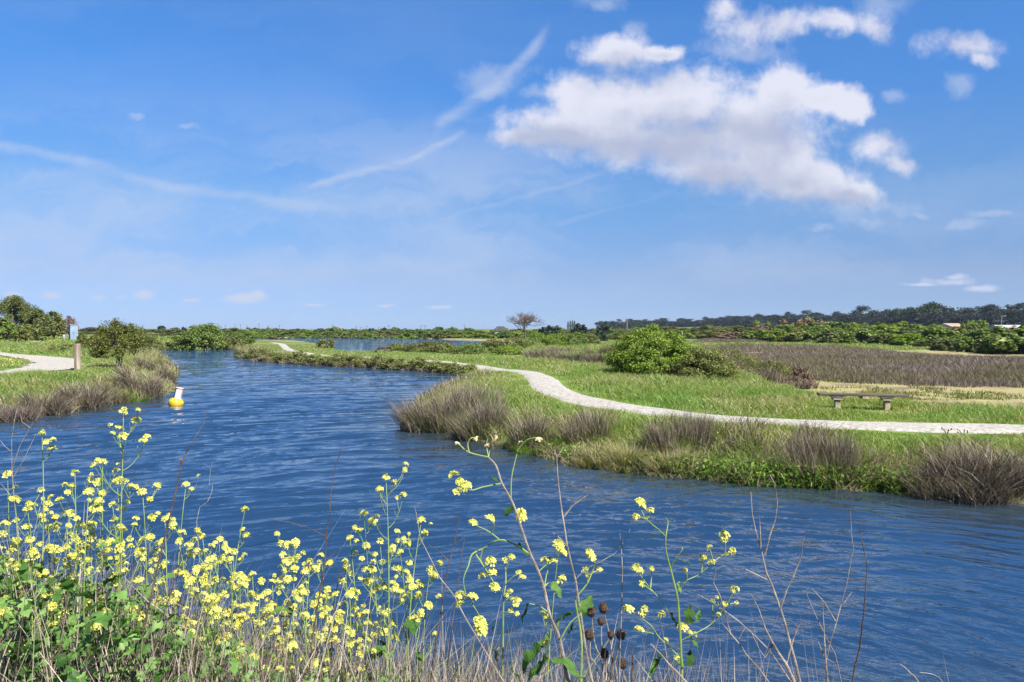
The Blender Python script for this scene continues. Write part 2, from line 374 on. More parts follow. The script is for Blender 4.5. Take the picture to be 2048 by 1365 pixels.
# water --------------------------------------------------------------
def water_mat():
    m, nt, N, Lk = new_mat('rippled channel water')
    g = N.new('ShaderNodeNewGeometry')
    def vm(op, a, b=None):
        n = N.new('ShaderNodeVectorMath'); n.operation = op
        for k, v in enumerate((a, b)):
            if v is None: continue
            if isinstance(v, tuple): n.inputs[k].default_value = v
            else: Lk.new(v, n.inputs[k])
        return n
    def ma(op, a, b=None, c=None):
        n = N.new('ShaderNodeMath'); n.operation = op
        for k, v in enumerate((a, b, c)):
            if v is None: continue
            if isinstance(v, (int, float)): n.inputs[k].default_value = v
            else: Lk.new(v, n.inputs[k])
        return n.outputs[0]
    wn = N.new('ShaderNodeTexNoise'); wn.inputs['Scale'].default_value = .35; wn.inputs['Detail'].default_value = 2; Lk.new(g.outputs['Position'], wn.inputs['Vector'])
    off = vm('SUBTRACT', wn.outputs['Color'], (.5, .5, .5)); off = vm('MULTIPLY', off.outputs[0], (1.2, 1.2, 0))
    q = vm('SUBTRACT', g.outputs['Position'], (.9, 1.5, 0)); q = vm('ADD', q.outputs[0], off.outputs[0])
    ln = vm('LENGTH', q.outputs[0]).outputs['Value']
    sx = N.new('ShaderNodeSeparateXYZ'); Lk.new(q.outputs[0], sx.inputs[0])
    th = ma('ARCTAN2', sx.outputs[0], sx.outputs[1])
    def crest(kr, kt, det, seed):
        c = N.new('ShaderNodeCombineXYZ'); Lk.new(ma('MULTIPLY', ln, kr), c.inputs[0]); Lk.new(ma('MULTIPLY', th, kt), c.inputs[1]); c.inputs[2].default_value = seed
        n = N.new('ShaderNodeTexNoise'); n.inputs['Scale'].default_value = 1; n.inputs['Detail'].default_value = det; n.inputs['Roughness'].default_value = .5; Lk.new(c.outputs[0], n.inputs['Vector']); return n.outputs[0]
    def ridge(x):
        return ma('SUBTRACT', 1.0, ma('POWER', ma('ABSOLUTE', ma('MULTIPLY_ADD', x, 2.6, -1.3)), .85))
    a = crest(3.3, 6.5, 1.5, 0.0); b = crest(8.0, 20.0, 2.0, 5.0); c3 = crest(1.05, 3.2, 2.0, 9.0); c4 = crest(.42, 2.2, 2.0, 3.0)
    iso = N.new('ShaderNodeTexNoise'); iso.inputs['Scale'].default_value = 6; iso.inputs['Detail'].default_value = 3; Lk.new(g.outputs['Position'], iso.inputs['Vector'])
    gust = N.new('ShaderNodeTexNoise'); gust.inputs['Scale'].default_value = .16; gust.inputs['Detail'].default_value = 3; Lk.new(g.outputs['Position'], gust.inputs['Vector'])
    far = ma('MINIMUM', ma('DIVIDE', ln, 26.0), 1.6)
    hgt = ma('ADD', ma('MULTIPLY', ridge(a), .06), ma('MULTIPLY', ridge(b), .06)); hgt = ma('ADD', hgt, ma('MULTIPLY', iso.outputs[0], .10))
    hgt = ma('ADD', hgt, ma('MULTIPLY', ridge(c3), ma('MULTIPLY', far, .8))); hgt = ma('ADD', hgt, ma('MULTIPLY', ridge(c4), ma('MULTIPLY', far, 1.5)))
    hgt = ma('MULTIPLY', hgt, ma('MULTIPLY_ADD', gust.outputs[0], 2.4, -.25))
    bp = N.new('ShaderNodeBump'); bp.inputs['Strength'].default_value = 1.0; bp.inputs['Distance'].default_value = WATER_AMP; Lk.new(hgt, bp.inputs['Height'])
    p = N.new('ShaderNodeBsdfPrincipled'); sa = N.new('ShaderNodeAttribute'); sa.attribute_name = 'shallow_bank_reflection'; sm = N.new('ShaderNodeMix'); sm.data_type = 'RGBA'; Lk.new(sa.outputs['Fac'], sm.inputs[0]); sm.inputs[6].default_value = (.008, .026, .060, 1); sm.inputs[7].default_value = (.040, .042, .009, 1); Lk.new(sm.outputs[2], p.inputs['Base Color']); p.inputs['Roughness'].default_value = .03; p.inputs['IOR'].default_value = 2.0; p.inputs['Specular IOR Level'].default_value = .75
    Lk.new(bp.outputs[0], p.inputs['Normal'])
    o = N.new('ShaderNodeOutputMaterial'); Lk.new(p.outputs[0], o.inputs[0]); return m
WATER_AMP = 0.13
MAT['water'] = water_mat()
def wave_height(X, Y):
    """wind ripples spreading from the near bank: many sharp crested trains, longer ones showing farther off"""
    g = np.random.default_rng(40); sx, sy = .9, 1.5
    wx = (fbm(X * .22, Y * .22, 81, 2) - .5) * 2.2; wy = (fbm(X * .22, Y * .22, 82, 2) - .5) * 2.2
    dx, dy = X - sx + wx, Y - sy + wy; rad = np.hypot(dx, dy); th = np.arctan2(dx, dy)
    h = np.zeros_like(X)
    lam = np.concatenate([np.linspace(.17, .40, 20), np.linspace(.42, .80, 8), np.linspace(.09, .16, 8)])
    for i, l in enumerate(lam):
        k = 2 * np.pi / l; ph = g.uniform(0, 6.28); a = l * g.uniform(.6, 1.25) * WAVE * (.5 if l > .41 else (.8 if l < .165 else 1.0)) * (1 + (sstep(14, 34, rad) * 1.3 if l > .41 else 0))
        res = np.clip(1.25 - rad * .0075 / l * 1.1, 0, 1)                # too fine for the mesh far away: left to the bump
        if i % 2 == 0: phase = k * rad + 1.6 * np.sin(th * g.uniform(2, 5) + ph) + ph
        else:
            d = g.normal(0, .30); phase = k * (np.sin(d) * dx + np.cos(d) * dy * 1.0) + k * .75 * (rad - dy) + ph
        env = .35 + 1.1 * sstep(.3, .7, vnoise(X / (l * 5) + i * 3.1, Y / (l * 4), 90 + i))
        h += a * res * env * (np.exp(1.4 * (np.sin(phase) - 1)) - .42)
    gust = .45 + .95 * sstep(.3, .7, fbm(X * .14 + 3, Y * .14, 95, 3))
    return h * gust
WAVE = .025
def build_water():
    na, nr = 1000, 900
    ang = np.linspace(-1.08, 1.08, na); rad = 3.4 * np.power(150 / 3.4, np.linspace(0, 1, nr))
    A, Rr = np.meshgrid(ang, rad); X = Rr * np.sin(A); Y = Rr * np.cos(A)
    cx = X.ravel(); cy = Y.ravel()
    inch = (sdist(cx, cy, CHANNEL) < 1.5) & (cy < 124.9)
    keep = inch.reshape(nr, na); keep = keep[:-1, :-1] | keep[1:, 1:]
    i = (np.arange(nr - 1)[:, None] * na + np.arange(na - 1)[None])[keep]
    Fc = np.stack([i, i + 1, i + na + 1, i + na], 1); u, inv = np.unique(Fc, return_inverse=True)
    x, y = cx[u], cy[u]
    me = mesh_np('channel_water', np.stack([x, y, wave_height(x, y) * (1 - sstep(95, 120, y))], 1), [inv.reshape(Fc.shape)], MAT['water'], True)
    sh = np.zeros((len(x), 4), np.float32); sh[:, 0] = (1 - sstep(.2, 3.2, -sdist(x, y, CHANNEL) + (fbm(x * .6, y * .6, 97) - .5) * 1.4)) * (y > 5.6); sh[:, 3] = 1  # olive of the shallows plus the bank's reflection, painted into the water colour
    at_ = me.color_attributes.new('shallow_bank_reflection', 'FLOAT_COLOR', 'POINT'); at_.data.foreach_set('color', sh.ravel())
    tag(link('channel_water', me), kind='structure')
build_water()
mb = MB(); mb.add([(-120, 60, -.02), (-6, 84, -.02), (30, 84, -.02), (30, 330, -.02), (-120, 330, -.02)], [(0, 1, 2, 3, 4)])
tag(mb.build('lagoon_water', MAT['water']), kind='structure')

# gravel paths --------------------------------------------------------
MAT['gravel'] = noise_mat('pale gravel', [(.14, .12, .088), (.255, .234, .196), (.335, .315, .283), (.40, .38, .35)], 11, .95, .6, 90, detail=10, pos=[.25, .42, .55, .72], coord='Object')
def path_ribbon(line, width):
    L = np.array(line); T = np.gradient(L, axis=0); T /= np.linalg.norm(T, axis=1, keepdims=True); Nn = np.stack([-T[:, 1], T[:, 0]], 1)
    cols = 9; s = np.linspace(-1, 1, cols)
    k = np.arange(len(L)); d = np.concatenate([[0], np.cumsum(np.linalg.norm(np.diff(L, axis=0), axis=1))])
    w = np.interp(L[:, 1], [25, 34, 42], [width / 2, width * .44, width * .40]) * (1 + .3 * (fbm(d * .35, d * 0 + 3, 2) - .5))
    ed = .22 * (vnoise(d * 1.4, d * 0 + 7, 4) - .5); ed2 = .22 * (vnoise(d * 1.4, d * 0 + 17, 5) - .5)
    P = L[:, None, :] + Nn[:, None, :] * (s[None, :, None] * w[:, None, None])
    P[:, 0] += Nn * ed[:, None]; P[:, -1] += Nn * ed2[:, None]
    X = P[..., 0].ravel(); Y = P[..., 1].ravel(); Z = height(X, Y) + np.tile(np.where(np.abs(s) > .99, -.05, np.where(np.abs(s) > .7, .03, .05)), len(L))
    i = (np.arange(len(L) - 1)[:, None] * cols + np.arange(cols - 1)[None]).ravel()
    return mesh_np('gravel_path', np.stack([X, Y, Z], 1), [np.stack([i, i + 1, i + cols + 1, i + cols], 1)], MAT['gravel'], True)
PATH_F = smooth_line(PATH, 40)
tag(link('gravel_path', path_ribbon(PATH_F, 1.66)), kind='structure')

LEFT_PX = [(-260, 690), (-90, 698), (0, 705), (40, 710), (100, 714), (140, 717), (160, 722), (163, 733), (150, 740), (100, 744), (60, 748), (0, 754), (-140, 768),
           (-140, 757), (0, 744), (40, 737), (66, 728), (48, 720), (0, 713), (-90, 706), (-260, 699)]
LEFT_PATH = [tuple(at(*p)[:2]) for p in LEFT_PX]
def sheet(poly, step, name, mat, dz=.045):
    xs = [p[0] for p in poly]; ys = [p[1] for p in poly]
    gx = np.arange(min(xs), max(xs) + step, step); gy = np.arange(min(ys), max(ys) + step, step)
    X, Y = np.meshgrid(gx, gy); d = sdist(X.ravel(), Y.ravel(), poly).reshape(X.shape) + (fbm(X * 1.1, Y * 1.1, 8) - .5) * .5
    keep = (d[:-1, :-1] < 0) & (d[1:, 1:] < 0)
    n = len(gx); i = (np.arange(len(gy) - 1)[:, None] * n + np.arange(n - 1)[None])[keep]
    Fc = np.stack([i, i + 1, i + n + 1, i + n], 1); u, inv = np.unique(Fc, return_inverse=True)
    x = X.ravel()[u]; y = Y.ravel()[u]
    return mesh_np(name, np.stack([x, y, height(x, y) + dz], 1), [inv.reshape(Fc.shape)], mat, True)
tag(link('gravel_path', sheet(LEFT_PATH, .12, 'gravel_path', MAT['gravel'])), kind='structure')
FAR_PATH = [tuple(at(*p)[:2]) for p in [(30, 688.5), (62, 686), (92, 683.5), (84, 682.5), (58, 684), (20, 687)]]
tag(link('gravel_path', sheet(FAR_PATH, .2, 'gravel_path', MAT['gravel'])), kind='structure')

#SECTION_VEG
# ------------------------------------------------------------------ helpers for placing by distance
def px2x(px, Y): return ray(px, 657).x / ray(px, 657).y * Y
def spot(px, Y):
    x = px2x(px, Y); return Vector((x, Y, hz(x, Y)))
def topz(px, py, Y): return deep(px, py, Y).z
def interp(x, pts): return float(np.interp(x, [p[0] for p in pts], [p[1] for p in pts]))

def dup(root, name, loc, scale, rz, label, cat, group):
    r = root.copy(); r.name = name; COL.objects.link(r)
    r.location = loc; r.scale = scale; r.rotation_euler = (0, 0, rz)
    tag(r, label, cat, group)
    for ch in list(root.children):
        c = ch.copy(); COL.objects.link(c); c.parent = r
    return r

# ------------------------------------------------------------------ grass on the banks (stuff)
def land_points(n, r0, r1, umax, power, seed):
    g = np.random.default_rng(seed)
    t = g.random(n)
    e = 2 - power
    Y = (r0 ** e + t * (r1 ** e - r0 ** e)) ** (1 / e)
    X = g.uniform(-umax, umax, n) * Y
    return X, Y, g

def path_dist(X, Y):
    return np.minimum(seg_dist(X, Y, PATH_S, False) - .93, np.minimum(sdist(X, Y, LEFT_PATH), sdist(X, Y, FAR_PATH))) + (fbm(X * .9, Y * .9, 21) - .5) * .35

def build_grass():
    X, Y, g = land_points(1150000, 11.5, 125, .92, 1.75, 3)
    z, dw, low, left = height(X, Y, True)
    pdist = path_dist(X, Y)
    ok = (dw > .35) & (low < .35) & (pdist > -.45 * g.random(len(X)) ** 5) & (Y > 5.6)
    X, Y, z, dw, low, left, pdist = [a[ok] for a in (X, Y, z, dw, low, left, pdist)]
    n = len(X); cl = fbm(X * .8, Y * .8, 31); big = fbm(X * .18, Y * .18, 33)
    h = (.06 + .14 * sstep(.3, .7, cl) + .12 * sstep(.42, .62, big) + .06 * sstep(.5, 1.5, pdist)) * g.uniform(.6, 1.35, n) * (.45 + .55 * sstep(0, .8, pdist))
    h *= (1 - .35 * sstep(34, 42, Y) * sstep(3.5, 1.2, pdist) + .35 * sstep(30, 50, Y)) * (1 - .62 * sstep(52, 70, Y) * (X / Y < .02) * (X / Y > -.40))
    bx, by = at(1722, 822)[:2]; h *= 1 - .8 * np.exp(-((X - bx) / 1.4) ** 2 - ((Y - by + .35) / .7) ** 2)
    w = .006 + .00055 * Y
    tilt = g.normal(size=(n, 2)) * .38; tilt[:, 0] -= .10
    D = np.stack([tilt[:, 0] * h, tilt[:, 1] * h, h], 1)
    a = g.normal(size=(n, 2)) * .35 * h[:, None]; bend = np.stack([a[:, 0], a[:, 1], -.22 * h], 1)
    dry = (fbm(X * .45, Y * .7, 35) > .53) & (g.random(n) < .28) | (g.random(n) < .02)
    D[dry] *= 1.25; B_ = np.stack([X, Y, z - .01], 1)
    for nm_, k_, mt_, lb_ in (('grass', ~dry, 'grass', 'short bright green grass covering the banks beside the gravel path'), ('dry_grass', dry, 'pale_grass', 'pale straw coloured grass in patches through the green turf')):
        V, Fc = blades(B_[k_], D[k_], w[k_], bend[k_], g)
        tag(link(nm_, mesh_np(nm_, V, [Fc], MAT[mt_])), lb_, kind='stuff')
build_grass()

def build_meadow_flowers():
    g = np.random.default_rng(61); Cs = []
    for px, py, sx_, sy_, n in ((20, 722, 26, 6, 260), (55, 694, 50, 3, 260), (90, 692, 40, 3, 160), (1650, 835, 330, 8, 90), (1500, 880, 160, 12, 60)):
        for _ in range(n):
            q = at(px + g.normal(0, sx_), py + g.normal(0, sy_)) if n < 0 else plane(px + g.normal(0, sx_), py + g.normal(0, sy_), 1.0 if px < 400 else .64)
            Cs.append((q.x, q.y, 0))
    C = np.array(Cs); z, dw, low, left = height(C[:, 0], C[:, 1], True); C[:, 2] = z + g.uniform(.12, .26, len(C)); C = C[(path_dist(C[:, 0], C[:, 1]) > .1) & (dw > .4)]
    s = .012 + .0011 * C[:, 1]
    V, Fc = leaf_quads(C, s, s, 1.2, g)
    tag(link('meadow_flowers', mesh_np('meadow_flowers', V, [Fc], MAT['petal'])), 'tiny yellow flowers scattered through the grass', kind='stuff')
build_meadow_flowers()

# ---- taller pale bank grass near the water's edge
def build_bank_grass():
    X, Y, g = land_points(700000, 11.5, 120, .92, 1.6, 5)
    z, dw, low, left = height(X, Y, True); pdist = path_dist(X, Y)
    patch = fbm(X * .55, Y * .55, 41)
    far = sstep(38, 55, Y)
    lim = .5 + 2.0 * sstep(.35, .65, patch) + 1.0 * far
    ok = (dw > -.05) & (dw < lim) & (Y > 5.6) & (pdist > .1) & ((patch > .40) | (Y > 34)) & (pdist > np.where((Y > 36) & (Y < 62), 1.2, .1)) & ~((Y > 50) & (sdist(X, Y, LAGOON) < 6))
    X, Y, z, dw, far = [a[ok] for a in (X, Y, z, dw, far)]
    n = len(X)
    h = (.18 + .34 * sstep(.4, .7, fbm(X * .9, Y * .9, 43)) + .22 * far) * g.uniform(.5, 1.3, n)
    tilt = g.normal(size=(n, 2)) * .33
    D = np.stack([tilt[:, 0] * h, tilt[:, 1] * h - .12 * h, h], 1)
    a = g.normal(size=(n, 2)) * .3 * h[:, None]; bend = np.stack([a[:, 0], a[:, 1], -.2 * h], 1)
    V, Fc = blades(np.stack([X, Y, z - .02], 1), D, .006 + .00055 * Y, bend, g)
    sel = g.random(n)
    b2 = fbm(X * .35, Y * .35, 47)
    kind = np.where(sel < .25 + .5 * sstep(.5, .62, b2), 1, 0)
    for k, mt, nm, lab in ((0, 'pale_grass', 'bank_grass', 'tall straw green grass along the water edge'), (1, 'rush', 'dry_bank_grass', 'dry brown grass mixed into the water edge')):
        idx = np.where(kind == k)[0]
        Vk = V.reshape(n, 5, 3)[idx].reshape(-1, 3); o = (np.arange(len(idx)) * 5)[:, None]
        Fk = np.concatenate([o + np.array([[0, 1, 3]]), o + np.array([[0, 3, 2]]), o + np.array([[2, 3, 4]])], 0)
        tag(link(nm, mesh_np(nm, Vk, [Fk], MAT[mt])), lab, kind='stuff')
build_bank_grass()

# ---- broad green waterside weeds on the near right bank
def build_weeds():
    g = np.random.default_rng(8); C = []; N = []
    line = smooth_line([CHANNEL[i] for i in range(3, 14)], 8)
    L = np.array(line)
    n = 3300
    k = g.integers(0, len(L) - 1, n); t = g.random(n)[:, None]
    P = L[k] * (1 - t) + L[k + 1] * t
    px = P[:, 0] / P[:, 1] * F + 1024
    dens = np.interp(px, [1000, 1130, 1180, 1330, 1420, 1700, 1860, 1900, 2100], [.0, .25, .1, .6, 1, 1, .8, .2, .1])
    keep = g.random(n) < dens; P = P[keep]; n = len(P)
    off = np.abs(g.normal(0, .42, n)); X = P[:, 0] + g.normal(0, .1, n); Y = P[:, 1] + off - .12
    z = np.maximum(height(X, Y), -.02)
    hh = g.uniform(.02, .31, n) * (1.0 - .3 * off)
    V, Fc = leaf_quads(np.stack([X, Y, z + hh], 1), .105, .036, .25, g, np.tile(np.array([[.25, -.45, .35]]), (n, 1)))
    n2 = n // 2; h = g.uniform(.15, .40, n2); lean = g.normal(size=(n2, 2)) * .35
    V2, F2 = blades(np.stack([X[:n2], Y[:n2], z[:n2]], 1), np.stack([lean[:, 0] * h, lean[:, 1] * h - .1 * h, h], 1), .016, np.stack([lean[:, 0] * h, lean[:, 1] * h, -.3 * h], 1), g)
    V, Fs = merge([(V, Fc), (V2, F2)])
    q = np.random.default_rng(88); m = 8500; kk = q.integers(0, len(L) - 1, m); tt = q.random(m)[:, None]; Q = L[kk] * (1 - tt) + L[kk + 1] * tt
    qo = np.abs(q.normal(.35, .65, m)); QX, QY = Q[:, 0] + q.normal(0, .1, m), Q[:, 1] + qo - .1; cl = fbm(QX * 1.6, QY * 1.6, 19); ok = cl > .42; QX, QY = QX[ok], QY[ok]; m = len(QX)
    qh = q.uniform(.12, .48, m); ql = q.normal(size=(m, 2)) * .45
    V3, F3 = blades(np.stack([QX, QY, np.maximum(height(QX, QY), -.02)], 1), np.stack([ql[:, 0] * qh, ql[:, 1] * qh - .15 * qh, qh], 1), q.uniform(.006, .013, m), np.stack([ql[:, 0] * qh, ql[:, 1] * qh, -.3 * qh], 1), q)
    half = m // 2; o3 = (np.arange(m) * 5)
    for nm_, sl_, mt_, lb_ in (('dry_stalks', slice(0, half), 'rush', 'dry brown stalks among the weeds at the right water edge'), ('straw_grass', slice(half, m), 'pale_grass', 'pale straw grass hanging over the right water edge')):
        Vs_ = V3.reshape(m, 5, 3)[sl_].reshape(-1, 3); oo = (np.arange(len(Vs_) // 5) * 5)[:, None]
        tag(link(nm_, mesh_np(nm_, Vs_, [np.concatenate([oo + np.array([[0, 1, 3]]), oo + np.array([[0, 3, 2]]), oo + np.array([[2, 3, 4]])], 0)], MAT[mt_])), lb_, kind='stuff')
    tag(link('waterside_weeds', mesh_np('waterside_weeds', V, Fs, MAT['dock'])), 'bright broad leaved weeds crowding the right water edge', kind='stuff')
build_weeds()

# ------------------------------------------------------------------ brown rush and twig clumps (things)
def rush_mesh(rx, ry, h, n, seed, wd, lean=.35, mat='rush', twig=0.0, foot=None):
    """many separate tufts of stiff stalks, each tuft with its own height and lean"""
    g = np.random.default_rng(seed); T = max(10, n // 70)
    r = np.sqrt(g.random(T)); a = g.uniform(0, 2 * np.pi, T)
    lump = .75 + .5 * vnoise(a * 1.4 + seed, a * 0, seed)
    cx = r * np.cos(a) * rx * lump; cy = r * np.sin(a) * ry * lump
    r = r * g.choice([1.0, 1.0, 1.0, 1.3], T); th = h * (1 - .30 * np.minimum(r, 1.2) ** 2.5) * g.uniform(.42, 1.12, T)
    tl = np.stack([np.cos(a) * r, np.sin(a) * r], 1) * lean * .8 + g.normal(size=(T, 2)) * .10; tl[:, 0] -= .06
    k = g.integers(0, T, n); rr = .09 * (rx + ry) + .05
    X = cx[k] + g.normal(0, rr * .45, n); Y = cy[k] + g.normal(0, rr * .45, n)
    hh = th[k] * g.uniform(.40, 1.12, n) ** .8
    d = tl[k] + np.stack([(X - cx[k]), (Y - cy[k])], 1) / (rr * 3) * lean + g.normal(size=(n, 2)) * (.10 + .5 * twig)
    D = np.stack([d[:, 0] * hh, d[:, 1] * hh, hh], 1)
    bd = tl[k] * .3 * hh[:, None] + g.normal(size=(n, 2)) * (.07 + .25 * twig) * hh[:, None]
    B = np.stack([X, Y, np.zeros(n) - .05], 1)
    if foot is not None: B[:, 2] = np.maximum(height(X + foot.x, Y + foot.y), -.06) - foot.z - .04
    if twig > 0:                                         # twigs start part way up as well
        B[:, 2] += g.random(n) * th[k] * .6 * twig; D *= (1 - .45 * twig)
    V, Fc = blades(B, D, wd * g.uniform(.5, 1.4, n), np.stack([bd[:, 0], bd[:, 1], -.10 * hh], 1), g)
    return mesh_np('rush_clump', V, [Fc], MAT[mat])

def rush(px, py, wpx, hpx, n, label, twig=0.0, name='rush_clump', mat='rush', group=None, depth=.55, lean=.35, seed=None, cat='rush clump'):
    p = at(px, py)
    s = p.y / F; rx = wpx * s / 2 / 1.2; h = hpx * s * 1.14
    o = link(name, rush_mesh(rx, rx * depth, h, int(n * 1.15), seed if seed is not None else int(px + py), (.0032 + .00036 * p.y), lean, mat, twig, p))
    o.location = p
    if name == 'rush_clump' and p.y < 24:                # green blades growing through its foot
        q = np.random.default_rng(int(px)); m = n // 2; a = q.uniform(0, 6.28, m); r = np.sqrt(q.random(m)) * 1.15
        X, Y = np.cos(a) * r * rx, np.sin(a) * r * rx * depth; hh = h * q.uniform(.2, .62, m); t = q.normal(size=(m, 2)) * .3
        Bz = np.maximum(height(X + p.x, Y + p.y), -.05) - p.z
        V, Fc = blades(np.stack([X, Y, Bz], 1), np.stack([t[:, 0] * hh, t[:, 1] * hh, hh], 1), .003 + .0003 * p.y, np.stack([t[:, 0] * hh, t[:, 1] * hh, -.2 * hh], 1), q)
        link('green_base', mesh_np('green_base', V, [Fc], MAT['grass']), o)
    return tag(o, label, cat, group)

CNAME = {'olive': 'olive', 'willow': 'pale olive', 'oak': 'dark green'}
GR = 'brown clumps on the right bank'
rush(905, 848, 190, 95, 5200, 'largest brown rush clump, on the tip of the right bank at the channel bend', .15, group=GR, depth=.75)
rush(852, 838, 70, 44, 1200, 'low dark twiggy clump overhanging the water at the tip of the bank', .8, name='twig_clump', group=GR)
rush(968, 872, 105, 92, 2600, 'dense brown rush clump just right of the largest one on the bank tip', .15, group=GR)
rush(1066, 893, 100, 80, 2200, 'brown rush clump above the dark green hollow at the water', .15, group=GR)
rush(1176, 880, 130, 72, 2300, 'brown rush clump between the path bend and the pale tussocks', .2, group=GR)
rush(1363, 893, 150, 78, 3400, 'upright brown rush clump whose tips reach over the gravel path', .05, group=GR, lean=.16)
rush(1462, 903, 80, 30, 700, 'low bleached twig tangle beside the upright rushes', .9, name='twig_clump', group=GR, mat='marsh')
rush(1650, 946, 200, 96, 4200, 'tall upright brown rush clump in front of the bench', .05, group=GR, lean=.2)
rush(1952, 984, 236, 118, 5200, 'big grey brown twiggy shrub low over the water at the right edge', .65, name='twig_shrub', group=GR, lean=.3, cat='shrub', depth=.6)
rush(2085, 985, 140, 95, 2500, 'grey brown twiggy shrub cut by the right edge of the view', .65, name='twig_shrub', group=GR, lean=.3, cat='shrub')
GT = 'pale grass tussocks at the right water edge'
rush(1175, 924, 90, 40, 1400, 'pale green tussock just right of the dark green hollow', .1, name='grass_tussock', mat='pale_grass', group=GT, lean=.5, cat='tussock')
rush(1255, 928, 120, 50, 2000, 'broad pale tussock below the twin rush clumps', .1, name='grass_tussock', mat='pale_grass', group=GT, lean=.5, cat='tussock')
rush(1345, 934, 110, 46, 1700, 'pale tussock below the upright rushes by the path', .1, name='grass_tussock', mat='pale_grass', group=GT, lean=.5, cat='tussock')
rush(1740, 972, 80, 46, 900, 'spiky fan shaped straw tussock touching the water below the bench', 0, name='grass_tussock', mat='pale_grass', group=GT, lean=1.0, cat='tussock')
rush(1060, 905, 70, 26, 900, 'dark green sedge in the hollow at the water edge', 0, name='sedge_clump', mat='dock', lean=.5, cat='sedge')

GL = 'brown shrubs along the left bank'
for px, py, w, h, n, tw, lab in [
        (20, 838, 110, 50, 1700, .7, 'dark brown twiggy shrub at the left edge of the far left bank'),
        (95, 826, 90, 62, 1900, .6, 'brown shrub mixed with green stems left of the wooden post'),
        (165, 812, 100, 62, 2200, .7, 'wide grey brown shrub on the left bank below the wooden post'),
        (222, 804, 70, 50, 1300, .6, 'small brown shrub beside the wide grey one on the left bank'),
        (287, 789, 105, 66, 2400, .75, 'rounded grey brown shrub beside the yellow buoy'),
        (328, 762, 56, 40, 1100, .8, 'reddish brown shrub on the outermost point of the left bank'),
        (292, 741, 46, 34, 700, .6, 'small brown shrub behind the outermost point of the left bank')]:
    rush(px, py, w, h, n, lab, tw, name='twig_shrub', group=GL, mat='rush' if px % 2 else 'marsh', cat='shrub', depth=.7)
rush(262, 800, 60, 26, 700, 'low bright green weed clump between brown shrubs on the left bank', .3, name='weed_clump', mat='dock', cat='weeds')
rush(318, 738, 52, 34, 700, 'small dark green bush on the left bank above the driftwood', .8, name='small_bush', mat='olive', cat='bush')

# ------------------------------------------------------------------ bushes and trees
def crown_np(rx, ry, rz, ncl, nl, leaf, seed, cr=.28, zc=.5, flat=0.0, up=.35, spread=1.0):
    """many leaves in clumps through an uneven dome; (0,0,0) is the foot of the dome"""
    g = np.random.default_rng(seed)
    d = rdir(ncl, g); d[:, 2] = np.abs(d[:, 2]) * (1 - flat) - .25 * (g.random(ncl) < .3)
    d /= np.linalg.norm(d, axis=1, keepdims=True)
    rad = g.uniform(.45, 1.0, ncl) ** .6 * (.78 + .4 * fbm(d[:, 0] * 2 + seed, d[:, 1] * 2 + d[:, 2], seed))
    Cc = d * rad[:, None] * np.array([rx, ry, rz]) * spread; Cc[:, 2] += rz * zc * .35
    k = g.integers(0, ncl, nl)
    s = g.normal(size=(nl, 3)); s /= np.linalg.norm(s, axis=1, keepdims=True); s *= (g.random((nl, 1)) ** .45)
    rr = cr * (.6 + .8 * g.random(ncl))[k][:, None] * np.array([rx, ry, rz * .8])
    P = Cc[k] + s * rr
    keep = P[:, 2] > -.02 * rz; P = P[keep]; s = s[keep]; k = k[keep]
    V, Fc = leaf_quads(P, leaf, leaf * .62, up, g, s * .6 + d[k] * .35)
    return V, Fc

def stems_mb(rx, h, n, r, seed, spread=.6, wob=.08):
    rn = random.Random(seed); mb = MB()
    for i in range(n):
        a = rn.uniform(0, 6.28); d = rn.uniform(.2, 1) * rx * spread
        e = Vector((math.cos(a) * d, math.sin(a) * d, h * rn.uniform(.6, .95)))
        b = Vector((math.cos(a) * d * .15, math.sin(a) * d * .15, -.1))
        pts = [b + (e - b) * t + Vector((rn.uniform(-wob, wob) * rx, rn.uniform(-wob, wob) * rx, 0)) * (0 if t in (0, 1) else 1) + Vector((0, 0, h * .12 * math.sin(t * 3.14))) for t in (0, .3, .6, 1)]
        mb.tube(pts, r, r * .35, 5)
    return mb

def bush(name, loc, rx, ry, rz, ncl, nl, leaf, mat, label, cat, seed, group=None, stems=8, cr=.28, sr=.03, **kw):
    t = thing(name, loc, label, cat, group)
    link('foliage', mesh_np('foliage', *(lambda V, Fc: (V, [Fc]))(*crown_np(rx, ry, rz, ncl, nl, leaf, seed, cr, **kw)), MAT[mat]), t)
    if stems: stems_mb(rx, rz, stems, sr, seed).build('branches', MAT['bark'], t)
    return t

# green bush beside the path, with its lower right flank
p = at(1306, 752); s = p.y / F
bush('green_bush', p, 96 * s, 80 * s, 84 * s, 210, 32000, .095, 'bush', 'large rounded fresh green bush in the grass right of the path bend', 'bush', 5, stems=16, cr=.15)
p = at(1408, 757); s = p.y / F
bush('green_bush', p, 62 * s, 60 * s, 52 * s, 70, 11000, .09, 'olive', 'lower olive green bush leaning on the right side of the large green bush', 'bush', 6, stems=10, cr=.24)
GS = 'low scrub between the green bush and the marsh'
for i, (px, py, w, h, mt, lab) in enumerate([(1480, 752, 90, 48, 'olive', 'olive scrub beside the lower flank of the green bush'),
        (1545, 764, 80, 42, 'shrub', 'thin straggly scrub at the marsh corner left of the bench'),
        (1600, 772, 56, 32, 'reddish', 'sparse brown twig scrub nearest the left end of the bench'),
        (1445, 765, 70, 26, 'shrub', 'low tufted scrub on the grass right of the green bush'),
        (1240, 735, 70, 40, 'shrub', 'low yellowish scrub at the left foot of the green bush')]):
    p = at(px, py); s = p.y / F
    bush('scrub_bush', p, w * s * .5, w * s * .45, h * s, 40, 4200, .075, mt, lab, 'scrub', 50 + i, GS, stems=9, cr=.3, sr=.012)
